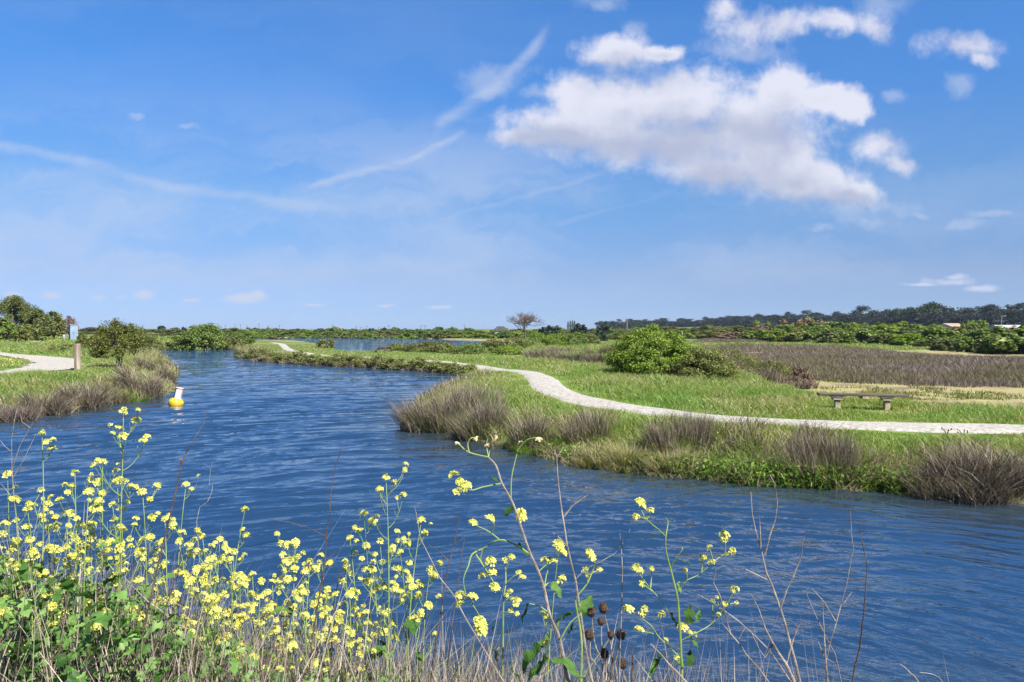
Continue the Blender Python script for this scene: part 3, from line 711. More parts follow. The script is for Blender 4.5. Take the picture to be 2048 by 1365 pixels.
for px, py, w, h, n, lab in [(1540, 768, 90, 40, 1300, 'dry straw stems at the marsh corner behind the bench'), (1610, 778, 60, 30, 700, 'dry straw stems left of the bench on the mud edge')]:
    rush(px, py, w, h, n, lab, .2, name='rush_clump', mat='rush', group=GS)

# shrub beside the wooden post, on thin stems
p = at(238, 741); s = p.y / F
t = thing('leafy_shrub', p, 'upright yellow green shrub on thin bare stems right of the wooden post', 'shrub')
V, Fc = crown_np(52 * s, 46 * s, 66 * s, 90, 12500, .085, 21, .20)
V[:, 2] += 27 * s
link('foliage', mesh_np('foliage', V, [Fc], MAT['shrub']), t)
mb = MB(); rn = random.Random(4)
for i in range(7):
    a = rn.uniform(0, 6.28); d = rn.uniform(.1, .8) * 40 * s
    mb.tube([(rn.uniform(-.15, .15), rn.uniform(-.15, .15), -.1), (math.cos(a) * d * .3, math.sin(a) * d * .3, 26 * s), (math.cos(a) * d * .8, math.sin(a) * d * .8, 58 * s), (math.cos(a) * d, math.sin(a) * d, rn.uniform(72, 98) * s)], .028, .008, 5)
mb.build('branches', MAT['bark'], t)
rush(275, 730, 80, 28, 900, 'mixed low scrub around the foot of the yellow green shrub', .6, name='twig_shrub', mat='pale_grass', cat='scrub')

# domed oak-like bush at the far end of the channel, with dark thicket at its foot
p = spot(402, 101.5); s = p.y / F
bush('domed_bush', p, 50 * s, 45 * s, 53 * s, 120, 17000, .26, 'oak', 'dense domed green bush at the far end of the channel', 'bush', 31, stems=8, cr=.22, sr=.08)
GD = 'dark thicket at the foot of the domed bush'
for i, (px, w, h, mt) in enumerate([(345, 34, 20, 'olive'), (372, 30, 26, 'oak'), (450, 40, 24, 'olive'), (478, 26, 18, 'olive')]):
    p = spot(px, 101 + i * .4); s = p.y / F
    bush('thicket_bush', p, w * s * .55, w * s * .5, h * s, 30, 2600, .2, mt, ['small dark thicket bush left of the domed bush by the water', 'dark bush merging with the left side of the domed bush', 'low olive bush on the right side of the domed bush', 'small olive bush at the channel corner right of the domed bush'][i], 'bush', 60 + i, GD, stems=5, sr=.03)
p = at(497, 689); s = p.y / F
bush('small_bush', p, 13 * s, 12 * s, 14 * s, 24, 1500, .2, 'oak', 'small dark bush at the left end of the grassy spit', 'bush', 66, stems=4)
p = at(652, 697); s = p.y / F
bush('small_bush', p, 24 * s, 18 * s, 17 * s, 30, 2200, .18, 'olive', 'small olive bush on the grassy spit in front of the lagoon', 'bush', 67, stems=5)

# low olive and brown scrub all along the water's edge of the grassy spit
SPIT = [(492, 716), (520, 722), (560, 725), (600, 728.5), (640, 731), (680, 733), (720, 735), (760, 737), (800, 739.5), (840, 742), (880, 745), (915, 748), (945, 751), (968, 753)]
k = 0; px = 490
while px < 925:
    py = interp(px, SPIT); Y = H * F / (py - 657) + .5; p = spot(px, Y); p.z = max(p.z, .05); s = Y / F; mt = ['olive', 'willow', 'olive', 'oak'][k % 4]; w = 28 + 12 * ((k * 7) % 5) / 4
    if k % 2 == 1: rush_o = link('heath_clump', rush_mesh(w * s * .7, .8, 17 * s, 1100, 500 + k, .03, .3, 'rush', .4, p)); rush_o.location = p; tag(rush_o, 'low brown clump along the water edge of the grassy spit', 'scrub', 'scrub along the grassy spit')
    else: bush('scrub_bush', p, w * s * .8, .9, (13 + 4 * (k % 3)) * s, 30, 1700, .12, mt, f'low {CNAME[mt]} bush along the water edge of the grassy spit', 'scrub', 520 + k, 'scrub along the grassy spit', stems=4, sr=.012)
    px += w * .40; k += 1

# brambles and heath in the middle
GB = 'brambles between the path and the lagoon'
mid = [(800, 703, 60, 14, 'olive'), (845, 705, 70, 20, 'shrub'), (890, 706, 60, 19, 'olive'), (935, 709, 70, 22, 'oak'), (985, 706, 60, 24, 'shrub'), (1030, 700, 60, 24, 'olive'), (1015, 710, 60, 17, 'bush'),
       (1075, 694, 50, 26, 'bush'), (1110, 694, 60, 24, 'bush'), (1150, 694, 50, 20, 'oak'), (1180, 690, 40, 18, 'olive')]
nm = {'olive': 'olive', 'shrub': 'yellowish', 'oak': 'dark green', 'bush': 'fresh green'}
where = ['at the lagoon corner beside the driftwood', 'second from the driftwood along the lagoon', 'in the middle of the lagoon shore', 'tallest along the lagoon shore', 'left of the bare tree on the lagoon shore', 'just below the bare tree', 'in front of the bare tree beside the grass',
         'right of the bare tree', 'between the bare tree and the brown heath', 'behind the middle of the brown heath', 'behind the right end of the brown heath']
for i, (px, py, w, h, mt) in enumerate(mid):
    p = at(px, py); s = p.y / F
    bush('bramble_bush', p, w * s * .55, w * s * .4, h * s, 40, 3400, .15, mt, f'{nm[mt]} bramble bush {where[i]}', 'bramble', 80 + i, GB, stems=6, sr=.02)
GH = 'brown heath left of the green bush'
for px, py, w, h, n, lab in [(1085, 722, 90, 30, 2200, 'brown heath clump at the left end of the heath strip'), (1140, 726, 90, 30, 2400, 'brown heath clump in the middle of the heath strip'),
                             (1195, 731, 80, 32, 2300, 'brown heath clump next to the green bush'), (1215, 712, 90, 26, 1800, 'brown heath clump behind the strip beside the green bush'), (1120, 708, 110, 18, 1600, 'low brown heath behind the strip')]:
    rush(px, py, w, h, n, lab, .3, name='heath_clump', mat='marsh', group=GH, cat='heath')

# ------------------------------------------------------------------ the brown marsh (nobody could count it: stuff)
MARSH = W([(1440, 730), (1500, 746), (1560, 757), (1640, 764), (1700, 768), (1800, 771), (1900, 773), (1980, 777), (2048, 778), (2200, 786), (2400, 800), (2800, 832),
           (2800, 735), (2400, 724), (2200, 721), (2048, 717), (1900, 714), (1845, 710), (1780, 703.5), (1700, 697), (1600, 693.5), (1480, 692), (1385, 697), (1400, 715)], .2)
MARSH_B = W([(1375, 689), (1440, 691), (1540, 687.5), (1566, 684.5), (1500, 682), (1400, 682)], .2)
def build_marsh():
    Vs = []; g = np.random.default_rng(12)
    for poly, n, hh in ((MARSH, 380000, .54), (MARSH_B, 40000, .6)):
        P = np.array(poly); 
        t = g.random(n); y0, y1 = P[:, 1].min(), P[:, 1].max(); e = .6
        Y = (y0 ** e + t * (y1 ** e - y0 ** e)) ** (1 / e); u0, u1 = (P[:, 0] / P[:, 1]).min(), (P[:, 0] / P[:, 1]).max()
        X = g.uniform(u0, u1, n) * Y
        edge = -sdist(X, Y, poly) + (fbm(X * .5, Y * .5, 61) - .5) * 3.0 - .2
        hole = fbm(X * .16, Y * .10, 63)
        ok = (edge > 0) & ((hole > .30) | (Y < 46)); X, Y, edge = X[ok], Y[ok], edge[ok]; n = len(X)
        h = hh * (.30 + 1.05 * fbm(X * .9, Y * .6, 65)) * (.55 + .45 * sstep(0, 2.0, edge)) * g.uniform(.6, 1.25, n)
        tl = g.normal(size=(n, 2)) * .35
        # leans outwards at the front edge
        D = np.stack([tl[:, 0] * h, tl[:, 1] * h - .25 * h * (1 - sstep(0, 1.2, edge)), h], 1)
        b = g.normal(size=(n, 2)) * .22 * h[:, None]
        Vs.append(blades(np.stack([X, Y, height(X, Y) - .03], 1), D, .005 + .00046 * Y, np.stack([b[:, 0], b[:, 1], -.1 * h], 1), g))
    V, Fs = merge(Vs)
    tag(link('marsh_vegetation', mesh_np('marsh_vegetation', V, Fs, MAT['marsh'])), 'purple brown salt marsh scrub covering the flats behind the bench', kind='stuff')
build_marsh()

# low green edge of the marsh front and scattered mud weeds
def build_mud_weeds():
    g = np.random.default_rng(13); n = 9000
    px = g.uniform(1640, 2150, n); py = g.uniform(766, 800, n)
    P = np.array([plane(a, b, .2)[:2] for a, b in zip(px, py)])
    X, Y = P[:, 0], P[:, 1]; z, dw, low, left = height(X, Y, True)
    ok = (low > .8) & (fbm(X * .8, Y * .8, 71) > .60) ; X, Y, z = X[ok], Y[ok], z[ok]; n = len(X)
    h = g.uniform(.04, .16, n)
    V, Fc = blades(np.stack([X, Y, z], 1), np.stack([g.normal(0, .05, n), g.normal(0, .05, n), h], 1), .03, g.normal(0, .03, (n, 3)), g)
    tag(link('mud_weeds', mesh_np('mud_weeds', V, [Fc], MAT['olive'])), 'sparse olive weeds on the drying yellow mud', kind='stuff')
build_mud_weeds()

# wet patches on the drying mud
MAT['wet_mud'] = noise_mat('wet dark mud', [(.035, .032, .022), (.07, .065, .04)], 2, .35, .2, spec=.5)
for cx, cy, rx, ry in ():
    pts = []
    for i in range(28):
        t = i * 6.2832 / 28; r = 1 + .35 * math.sin(t * 3 + cx) * math.cos(t * 2); q = plane(cx + rx * r * math.cos(t), cy + ry * r * math.sin(t), .2); pts.append((q.x, q.y, .225))
    m = MB(); m.add(pts, [tuple(range(28))]); tag(m.build('puddle_water', MAT['wet_mud']), kind='structure')

# ------------------------------------------------------------------ bare umbrella pine in the middle distance
def dead_pine(p, h, w):
    t = thing('bare_pine', p, 'bare reddish umbrella shaped pine standing alone above the brambles', 'tree')
    rn = random.Random(17); mb = MB(); tips = []
    trunk = [Vector((0.12, 0, -.3)), Vector((.05, 0, h * .25)), Vector((-.12, 0, h * .48)), Vector((-.10, 0, h * .72)), Vector((-.05, 0, h * .88))]
    mb.tube(trunk, .15, .05, 7)
    br = MB()
    for i in range(30):
        f = rn.uniform(.42, .92); k = f * h
        b = Vector((-.1, 0, k)); a = i * 2.4 + rn.uniform(-.4, .4)
        L = w * .52 * (1.0 if i < 18 else .5) * rn.uniform(.6, 1.05)
        e = b + Vector((math.cos(a) * L, math.sin(a) * L, (h * (.98 - .25 * (L / (w * .5)) ** 2)) * rn.uniform(.9, 1.04) - k))
        m_ = b + (e - b) * .5 + Vector((0, 0, -.08 * h * rn.uniform(.2, 1)))
        br.tube([b, m_, e], .055, .015, 5, cap=False)
        for j in range(9):
            q = m_ + (e - m_) * rn.random() if rn.random() < .75 else b + (m_ - b) * rn.uniform(.4, 1)
            r = Vector((rn.uniform(-1, 1), rn.uniform(-1, 1), rn.uniform(.1, 1))).normalized() * w * rn.uniform(.06, .13)
            br.tube([q, q + r * .6 + Vector((0, 0, .03)), q + r], .018, .006, 4, cap=False); tips.append(q + r)
            for k2 in range(3):
                r2 = Vector((rn.uniform(-1, 1), rn.uniform(-1, 1), rn.uniform(0, 1))).normalized() * w * .045
                br.tube([q + r * .7, q + r * .7 + r2], .010, .005, 3, cap=False); tips.append(q + r * .7 + r2)
    mb.build('trunk', MAT['dead_bark'], t); br.build('branches', MAT['dead_bark'], t)
    T = np.array([tuple(v) for v in tips]); T = np.repeat(T, 2, 0) + RNG.normal(0, .06 * w / 4, (len(T) * 2, 3))
    V, Fc = leaf_quads(T, .13, .05, .2)
    link('dry_needles', mesh_np('dry_needles', V, [Fc], MAT['reddish']), t)
p = spot(1050, 112); s = p.y / F
dead_pine(p, topz(1048, 626, p.y) - p.z, 82 * s)

# ------------------------------------------------------------------ trees on the left
def tree(name, p, h, w, mat, label, seed, n=9000, leaf=.2, trunk=.35, ncl=60, group=None, cat='tree', cr=.22, tr=.16, spread=1.0):
    t = thing(name, p, label, cat, group)
    rz = h * (1 - trunk) * .86
    V, Fc = crown_np(w / 2, w / 2 * .9, rz, ncl, n, leaf, seed, cr, zc=.6, spread=spread)
    V[:, 2] += h * trunk
    V[:, 2] = np.minimum(V[:, 2], h * 1.06 + RNG.normal(0, .02 * h, len(V)))
    link('crown', mesh_np('crown', V, [Fc], MAT[mat]), t)
    mb = MB(); rn = random.Random(seed)
    mb.tube([(0, 0, -.3), (rn.uniform(-.1, .1), 0, h * trunk * .6), (rn.uniform(-.2, .2), rn.uniform(-.2, .2), h * .7)], tr * 1.2, tr * .3, 7)
    for i in range(8):
        a = i * 2.4; z0 = h * (trunk * .5 + .04 * i)
        mb.tube([(0, 0, z0), (math.cos(a) * w * .15, math.sin(a) * w * .15, z0 + h * .14), (math.cos(a) * w * .36, math.sin(a) * w * .36, z0 + h * .3)], tr * .5, tr * .1, 5)
    mb.build('trunk', MAT['bark'], t)
    return t
GTL = 'trees at the left edge'
for px, Y, top, w, mt, n, lab in [(28, 92, 594, 86, 'willow', 15000, 'tallest loose olive tree at the left edge of the view'), (-40, 95, 600, 90, 'olive', 9000, 'tree beyond the left edge of the view'),
                                  (72, 84, 622, 56, 'willow', 9000, 'medium olive tree right of the tallest one on the left'), (106, 88, 626, 44, 'olive', 7000, 'narrow olive tree behind the blue information board'),
                                  (138, 104, 634, 30, 'reddish', 2200, 'thin half bare reddish tree just right of the board'), (12, 80, 640, 60, 'oak', 6000, 'low green bush tree under the tallest left tree'), (52, 78, 650, 40, 'olive', 3600, 'small bush at the foot of the left trees')]:
    p = spot(px, Y); tree('willow_tree' if mt == 'willow' else 'leafy_tree', p, (topz(px, top, Y) - p.z) * .97, w * Y / F, mt, lab, int(px * 3 + 200), n, .2, .16, 70, GTL, cr=.24, spread=1.05)
GLS = 'scrub behind the wooden post'
for i, (px, py, w, h, mt, lab) in enumerate([(170, 700, 40, 26, 'shrub', 'yellowish scrub right of the blue board'), (195, 706, 46, 30, 'olive', 'olive scrub behind the upright shrub'), (290, 702, 50, 34, 'willow', 'pale olive scrub right of the upright shrub'), (305, 690, 50, 22, 'olive', 'low olive scrub where the channel bends left'),
        (265, 690, 60, 30, 'willow', 'pale scrub hidden behind the upright shrub'), (130, 706, 60, 14, 'olive', 'low olive bush in the grass in front of the board')]):
    p = at(px, py); s = p.y / F
    bush('scrub_bush', p, w * s * .55, w * s * .45, h * s, 36, 3200, .14, mt, lab, 'scrub', 300 + i, GLS, stems=7, sr=.02)

# ------------------------------------------------------------------ far scrub: one bush of each kind, then copies
def proto_bush(mat, seed, n=2400, ncl=40, leaf=.115):
    V, Fc = crown_np(.5, .5, .8, ncl, n, leaf, seed, .26, zc=.3)
    return mesh_np('scrub_bush', V, [Fc], MAT[mat])
PB = {m: [proto_bush(m, 400 + i * 10 + k) for k in range(3)] for i, m in enumerate(('bush', 'olive', 'oak', 'dark', 'shrub', 'willow', 'reddish'))}
CN = {'bush': 'fresh green', 'olive': 'olive green', 'oak': 'mid green', 'dark': 'dark evergreen', 'shrub': 'yellowish green', 'willow': 'pale olive', 'reddish': 'brownish'}
rs = random.Random(77)
def far_bush(px, Y, wpx, top, mat, label, group, name='scrub_bush', cat='bush'):
    p = spot(px, Y); s = Y / F; h = max(.5, topz(px, top, Y) - p.z)
    o = link(name, rs.choice(PB[mat])); o.location = p; o.rotation_euler = (0, 0, rs.uniform(0, 6.28)); o.scale = (wpx * s, wpx * s, h / .92)
    return tag(o, label, cat, group)

# beyond the marsh on the right
YF = [(1200, 165), (1400, 178), (1560, 130), (1700, 115), (1860, 93), (1990, 80), (2200, 72)]
TOPS = [(1200, 661), (1300, 656), (1400, 652), (1500, 648), (1580, 643), (1640, 640), (1700, 643), (1800, 647), (1900, 650), (2000, 651), (2060, 646), (2200, 644)]
for k in range(4):
    px = 1215 + k * 9
    while px < 2230:
        yf = interp(px, YF) * (1 + .20 * k) * rs.uniform(.97, 1.06)
        wd = rs.uniform(46, 84) * (1.0 if k < 2 else .85)
        base = 657 + (H - .5) * F / yf
        top = interp(px, TOPS); tp = top + (1.0 - k / 3.0) * rs.uniform(.30, .62) * (base - top) + rs.uniform(-3, 4)
        mt = rs.choices(['bush', 'olive', 'oak', 'shrub', 'willow', 'reddish', 'dark'], [2.2, 4, 4, 2.5, 4, (.25, .35, .5, 1.2)[k], .9])[0]
        if k == 0 and px > 1560: mt = rs.choice(['olive', 'oak', 'bush', 'willow', 'willow'])
        far_bush(px, yf, wd, tp, mt, f'{CN[mt]} bush in the scrub belt beyond the brown marsh', 'scrub belt beyond the marsh')
        px += wd * rs.uniform(.46, .66)
for px, Y, w, top, mt, lab in [(2030, 78, 110, 648, 'oak', 'largest green bush of the scrub belt at the right edge'), (1990, 82, 70, 662, 'olive', 'olive bush left of the largest one at the right edge'),
                               (1850, 118, 42, 654, 'dark', 'dark round bush in the scrub belt in front of the white house'), (1955, 150, 44, 638, 'bush', 'bright green round tree right of the white house'), (1935, 160, 30, 642, 'bush', 'small bright green tree touching the white house'),
                               (1512, 230, 30, 640, 'bush', 'pale green round tree in front of the pines'), (1536, 235, 18, 643, 'bush', 'smaller pale green tree beside the round one before the pines'), (1615, 200, 40, 633, 'bush', 'tall fresh green tree rising from the scrub belt'),
                               (1105, 175, 40, 647, 'dark', 'dark round tree right of the bare pine'), (1090, 180, 30, 652, 'dark', 'smaller dark tree touching the dark round tree'), (1160, 215, 34, 645, 'dark', 'dark round tree right of the poplars'), (1207, 220, 32, 648, 'dark', 'dark tree at the left end of the pine wood'), (1200, 150, 28, 661, 'dark', 'low dark bush left of the green bush')]:
    far_bush(px, Y, w, top, mt, lab, None, 'round_tree' if Y > 100 else 'scrub_bush', 'tree' if Y > 100 else 'bush')

# hedge line across the middle, and the far shore of the lagoon
for k in range(3):
    px = 890 + 7 * k
    while px < 1250:
        w = rs.uniform(30, 52); mt = rs.choice(['olive', 'oak', 'bush', 'dark' if k == 2 else 'oak'])
        far_bush(px, (205, 240, 290)[k] * rs.uniform(.95, 1.05), w, (666, 662, 656.5)[k] + rs.uniform(-2, 2), mt, f'{CN[mt]} bush in the hedge line behind the bare pine', 'hedge line behind the bare pine'); px += w * rs.uniform(.55, .85)
for k in range(4):
    px = 430 + 6 * k
    while px < 905:
        w = rs.uniform(24, 48); mt = rs.choice(['olive', 'oak', 'bush', 'willow'])
        far_bush(px, (212, 250, 300, 380)[k] * rs.uniform(.97, 1.05), w, (668, 663, 659, 656)[k] + rs.uniform(-2.2, 2.2), mt, f'{CN[mt]} bush on the far shore of the lagoon', 'bushes on the far lagoon shore'); px += w * rs.uniform(.7, .95)
for px, w, top, lab in [(744, 16, 654.5, 'dark round tree on the far lagoon shore, left of a pair'), (769, 13, 655, 'dark round tree on the far lagoon shore, right of a pair'), (323, 17, 650.5, 'dark round tree on the horizon left of the domed bush'), (353, 18, 653.5, 'flat dark tree on the horizon beside the domed bush'), (368, 14, 654, 'small dark tree on the horizon touching the domed bush'), (932, 10, 656, 'small dark tree on the horizon left of the hut')]:
    far_bush(px, 330, w, top, 'dark', lab, None, 'round_tree', 'tree')
for k in range(4):
    px = 165 + 9 * k
    while px < 480:
        w = rs.uniform(30, 60); mt = rs.choice(['olive', 'willow', 'bush', 'shrub'])
        Y = (128, 160, 210, 290)[k] * rs.uniform(.96, 1.05)
        far_bush(px, Y, w, (680, 672, 664, 656)[k] + rs.uniform(-2.5, 2.5), mt, f'{CN[mt]} bush on the rough land behind the left bank', 'rough land behind the left bank'); px += w * rs.uniform(.7, 1.2)

# ------------------------------------------------------------------ pine wood on the right, poplars
def pine_meshes(seed, umb):
    rn = random.Random(seed); mb = MB(); h = 1.0
    mb.tube([(0, 0, -.05), (rn.uniform(-.02, .02), 0, .45), (rn.uniform(-.03, .03), 0, .9)], .022, .008, 6)
    Cs = []
    for i in range(18 if umb else 34):
        a = rn.uniform(0, 6.28)
        if umb: r = rn.uniform(.05, .36); z = .90 - .25 * (r / .36) ** 2 + rn.uniform(-.05, .03)
        else: z = rn.uniform(.10, .95); r = rn.uniform(.05, .32) * (1.1 - .75 * max(0, z - .45))
        c = Vector((math.cos(a) * r, math.sin(a) * r, z)); Cs.append(c)
        mb.tube([(0, 0, z - .12), c * .6 + Vector((0, 0, (z - .05) * .4)), c], .008, .003, 4, cap=False)
    g = np.random.default_rng(seed); n = 1500
    C = np.array([tuple(c) for c in Cs]); k = g.integers(0, len(C), n)
    s = g.normal(size=(n, 3)) * np.array([.075, .075, .045])
    V, Fc = leaf_quads(C[k] + s, .07, .042, .5, g)
    return mesh_np('crown', V, [Fc], MAT[('pine', 'pine', 'pine', 'pine', 'wood_green', 'pine')[seed % 6]]), mb.mesh('trunk', MAT['dead_bark'])
MAT['wood_green'] = leaf_mat('dark green wood crowns', [(.015, .028, .014), (.035, .055, .024), (.06, .085, .036)], .2, .6, .2)
PM = [pine_meshes(700 + i, i % 3 == 0) for i in range(6)]
def pine(px, Y, top, wid, variant, label, group=None):
    p = spot(px, Y); h = topz(px, top, Y) - p.z
    t = thing('pine_tree', p, label, 'pine', group, rs.uniform(0, 6.28), (wid, wid, h))
    c, tr = PM[variant]
    link('crown', c, t); link('trunk', tr, t)
    return t
PT = [(1130, 645), (1200, 643.5), (1300, 641), (1400, 638), (1500, 633), (1600, 628), (1700, 625), (1800, 621), (1900, 617), (2000, 614), (2100, 610), (2250, 606), (2500, 606)]
PY = [(1130, 820), (1400, 700), (1700, 520), (1900, 430), (2250, 360)]
for k in range(3):
    px = 1195 + k * 7
    while px < 2420:
        Y = interp(px, PY) * (1 - .05 * k) * rs.uniform(.97, 1.03); tp = interp(px, PT) + rs.gauss(0, 5.0) * (.35 + (px - 1100) / 1000) + (4 - k) * -.0 + k * interp(px, [(1200, 1.5), (2100, 6.0)])
        wpx = interp(px, [(1200, 17), (1700, 25), (2100, 38)]) * rs.uniform(.55, 1.25)
        pine(px, Y, tp, wpx * Y / F / .62, rs.choice([1, 2, 4, 5, 3]), 'dark pine in the wood along the right skyline', 'pine wood on the right skyline')
        px += wpx * rs.uniform(.45, .75)
for px, Y, top, w, lab in [(1863, 400, 606, 44, 'tallest umbrella pine standing above the wood left of the white house'), (1978, 395, 611, 40, 'umbrella pine with flat crown above the wood right of the white house'), (1820, 420, 616, 34, 'flat topped pine left of the tallest umbrella pine'), (1795, 430, 618, 26, 'small umbrella pine breaking the skyline left of the flat topped pine')]:
    pine(px, Y, top, w * Y / F / .62, 0 if px != 1978 else 3, lab)
def poplar_mesh(seed):
    g = np.random.default_rng(seed); n = 700
    z = g.random(n) ** .8; r = .12 * np.sin(np.pi * np.clip(z * .92 + .08, 0, 1)) ** .6; a = g.uniform(0, 6.28, n); q = np.sqrt(g.random(n))
    V, Fc = leaf_quads(np.stack([r * q * np.cos(a), r * q * np.sin(a), z], 1), .06, .04, .2, g); return mesh_np('poplar_tree', V, [Fc], MAT['pine'])
pm = poplar_mesh(3)
for px, top, lab in [(1136, 643, 'leftmost slim dark poplar of the row of four'), (1140.5, 641.5, 'second slim dark poplar of the row of four'), (1145, 641, 'third slim dark poplar of the row of four'), (1149, 641.5, 'rightmost slim dark poplar of the row of four')]:
    p = spot(px, 480); h = topz(px, top, 480) - p.z
    o = link('poplar_tree', pm); o.location = p; o.scale = (h * .8, h * .8, h); tag(o, lab, 'poplar', 'poplars beside the dark round tree')

# ------------------------------------------------------------------ buildings, far off
MAT['white_wall'] = noise_mat('white rendered wall', [(.36, .35, .33), (.45, .44, .42)], .8, .9, 0)
MAT['roof_tile'] = noise_mat('pale terracotta roof', [(.24, .15, .11), (.34, .235, .18)], 1.2, .9, 0)
MAT['grey_roof'] = noise_mat('grey sheet roof', [(.28, .28, .30), (.42, .42, .44)], 1.0, .7, 0)
MAT['dark_roof'] = noise_mat('dark roof', [(.03, .035, .03), (.06, .06, .05)], 1.0, .9, 0)
MAT['mint_wall'] = noise_mat('pale green wall', [(.34, .50, .42), (.42, .58, .50)], .8, .9, 0)
MAT['pane'] = noise_mat('dark window pane', [(.02, .025, .03), (.04, .05, .06)], 1, .15, 0, spec=.5)
def house(name, px, Y, wpx, eave, ridge, wall, roof, label, hip=0.0, rz=0.0, deepm=7, windows=3, zoff=0):
    p = spot(px, Y); s = Y / F; w = wpx * s; e = topz(px, eave, Y) - p.z; r = topz(px, ridge, Y) - p.z
    t = thing(name, p, label, 'house' if 'hut' not in name and 'shed' not in name else name.split('_')[-1], rz=rz)
    m = MB(); m.box((0, 0, e / 2 - .5), (w, deepm, e + 1)); 
    if hip <= 0: m.add([(-w / 2 + .002, -deepm / 2, e), (-w / 2 + .002, deepm / 2, e), (-w / 2 + .002, 0, r - .15), (w / 2 - .002, -deepm / 2, e), (w / 2 - .002, deepm / 2, e), (w / 2 - .002, 0, r - .15)], [(0, 2, 1), (3, 4, 5)])
    m.build('wall', MAT[wall], t)
    rf = MB(); o = .35; a, b = w / 2 + o, deepm / 2 + o; hx = a * (1 - hip)
    top = [(-a, -b, e - .08), (a, -b, e - .08), (a, b, e - .08), (-a, b, e - .08), (-hx, 0, r), (hx, 0, r)]
    low_ = [(x, y, z - .16) for x, y, z in top]
    rf.add(top + low_, [(0, 1, 5, 4), (2, 3, 4, 5), (1, 2, 5), (3, 0, 4), (7, 6, 10, 11), (9, 8, 11, 10), (0, 6, 7, 1), (2, 8, 9, 3), (1, 7, 8, 2), (3, 9, 6, 0)] if hip > 0 else
           [(0, 1, 5, 4), (2, 3, 4, 5), (7, 6, 10, 11), (9, 8, 11, 10), (0, 6, 7, 1), (2, 8, 9, 3), (1, 7, 11, 5), (5, 11, 8, 2), (3, 9, 10, 4), (4, 10, 6, 0)])
    rf.build('roof', MAT[roof], t)
    for i in range(windows):
        x = (i - (windows - 1) / 2) * w / (windows + .4)
        mb = MB(); mb.box((x, -deepm / 2 - .02, e * .55), (w * .09, .08, e * .32)); mb.build('window', MAT['pane'], t)
    return t
house('white_house', 1901, 300, 34, 653, 647, 'white_wall', 'roof_tile', 'white house with pale tiled roof below the tallest pines', rz=.25, deepm=8)
house('white_house', 1793, 300, 16, 653.5, 648.5, 'white_wall', 'roof_tile', 'small white house with pink roof among the scrub', rz=.9, deepm=6, windows=1)
house('low_building', 1563, 210, 23, 660, 657.5, 'white_wall', 'grey_roof', 'low white flat building half hidden in the green scrub', deepm=5, windows=2)
house('long_shed', 2022, 280, 62, 655.5, 650.5, 'white_wall', 'grey_roof', 'long grey roofed shed at the right edge', rz=-.1, deepm=9, windows=2)
house('green_hut', 1001, 260, 26, 661, 653, 'mint_wall', 'dark_roof', 'pale green hut with a dark roof left of the bare pine', hip=.55, deepm=5, windows=1)
house('far_house', 677, 420, 14, 658, 655.5, 'white_wall', 'roof_tile', 'tiny house with orange roof beyond the lagoon', deepm=6, windows=1)
p = spot(1254, 620); h = topz(1254, 638.5, 620) - p.z; w = 4.0 * 620 / F
t = thing('water_tower', p, 'square brown tower rising above the left end of the pine wood', 'tower')
m = MB(); m.box((0, 0, h * .4), (w * .8, w * .8, h * .8), bev=.1); m.build('tower_shaft', MAT['dead_bark'], t)
m = MB(); m.box((0, 0, h * .9 + .01), (w * 1.1, w * 1.1, h * .2), bev=.15); m.build('tower_head', MAT['dead_bark'], t)

# utility poles along the horizon, and the lamp post on the right
MAT['grey_metal'] = noise_mat('grey painted metal', [(.20, .21, .23), (.30, .31, .33)], 5, .6, 0)
def pole(px, Y, top, label, arm=True):
    p = spot(px, Y); h = topz(px, top, Y) - p.z
    t = thing('utility_pole', p, label, 'pole', 'utility poles on the horizon', rs.uniform(-.6, .6))
    m = MB(); m.tube([(0, 0, -.5), (0, 0, h)], .20, .13, 6); m.build('post', MAT['bark'], t)
    m = MB(); m.box((0, -.2, h * .95), (1.9, .14, .16)); m.tube([(-.8, -.2, h * .96), (-.8, -.2, h * 1.02)], .05, n=4); m.tube([(.8, -.2, h * .96), (.8, -.2, h * 1.02)], .05, n=4); m.build('crossarm', MAT['bark'], t)
for px, top in [(451, 651), (470, 648), (481, 649), (494, 650), (518, 648), (536, 651), (559, 651), (666, 650), (713, 653), (722, 655), (733, 652), (757, 654), (778, 651), (842, 651), (850, 651), (929, 650)]:
    pole(px, rs.uniform(470, 540), top, 'thin utility pole on the horizon beyond the lagoon')
def lamp_post():
    p = spot(2003, 250); h = topz(2003, 633, 250) - p.z
    t = thing('lamp_post', p, 'slim street lamp above the long shed at the right edge', 'street lamp')
    m = MB(); m.tube([(0, 0, -.3), (0, 0, h)], .11, .07, 8); m.build('post', MAT['grey_metal'], t)
    m = MB(); m.tube([(0, 0, h - .05), (.5, 0, h + .12), (.9, 0, h + .12)], .05, .05, 6); m.build('arm', MAT['grey_metal'], t)
    m = MB(); m.box((1.15, 0, h + .10), (.7, .28, .14), bev=.04); m.build('lantern', MAT['white_wall'], t)
lamp_post()
for px, py, lab in [(1320, 676, 'thin pale stake just above the green bush, left of a pair'), (1364, 676, 'thin pale stake just above the green bush, right of a pair')]:
    p = spot(px, 70); h = topz(px, 665, 70) - p.z
    m = MB(); m.tube([(0, 0, -.2), (.02, 0, h * .5), (.03, 0, h)], .035, .03, 8); m.lathe([(.055, h - .001), (.06, h + .03), (.02, h + .06)], 8); o = m.build('marker_stake', MAT['white_wall']); o.location = p
    tag(o, lab, 'stake')

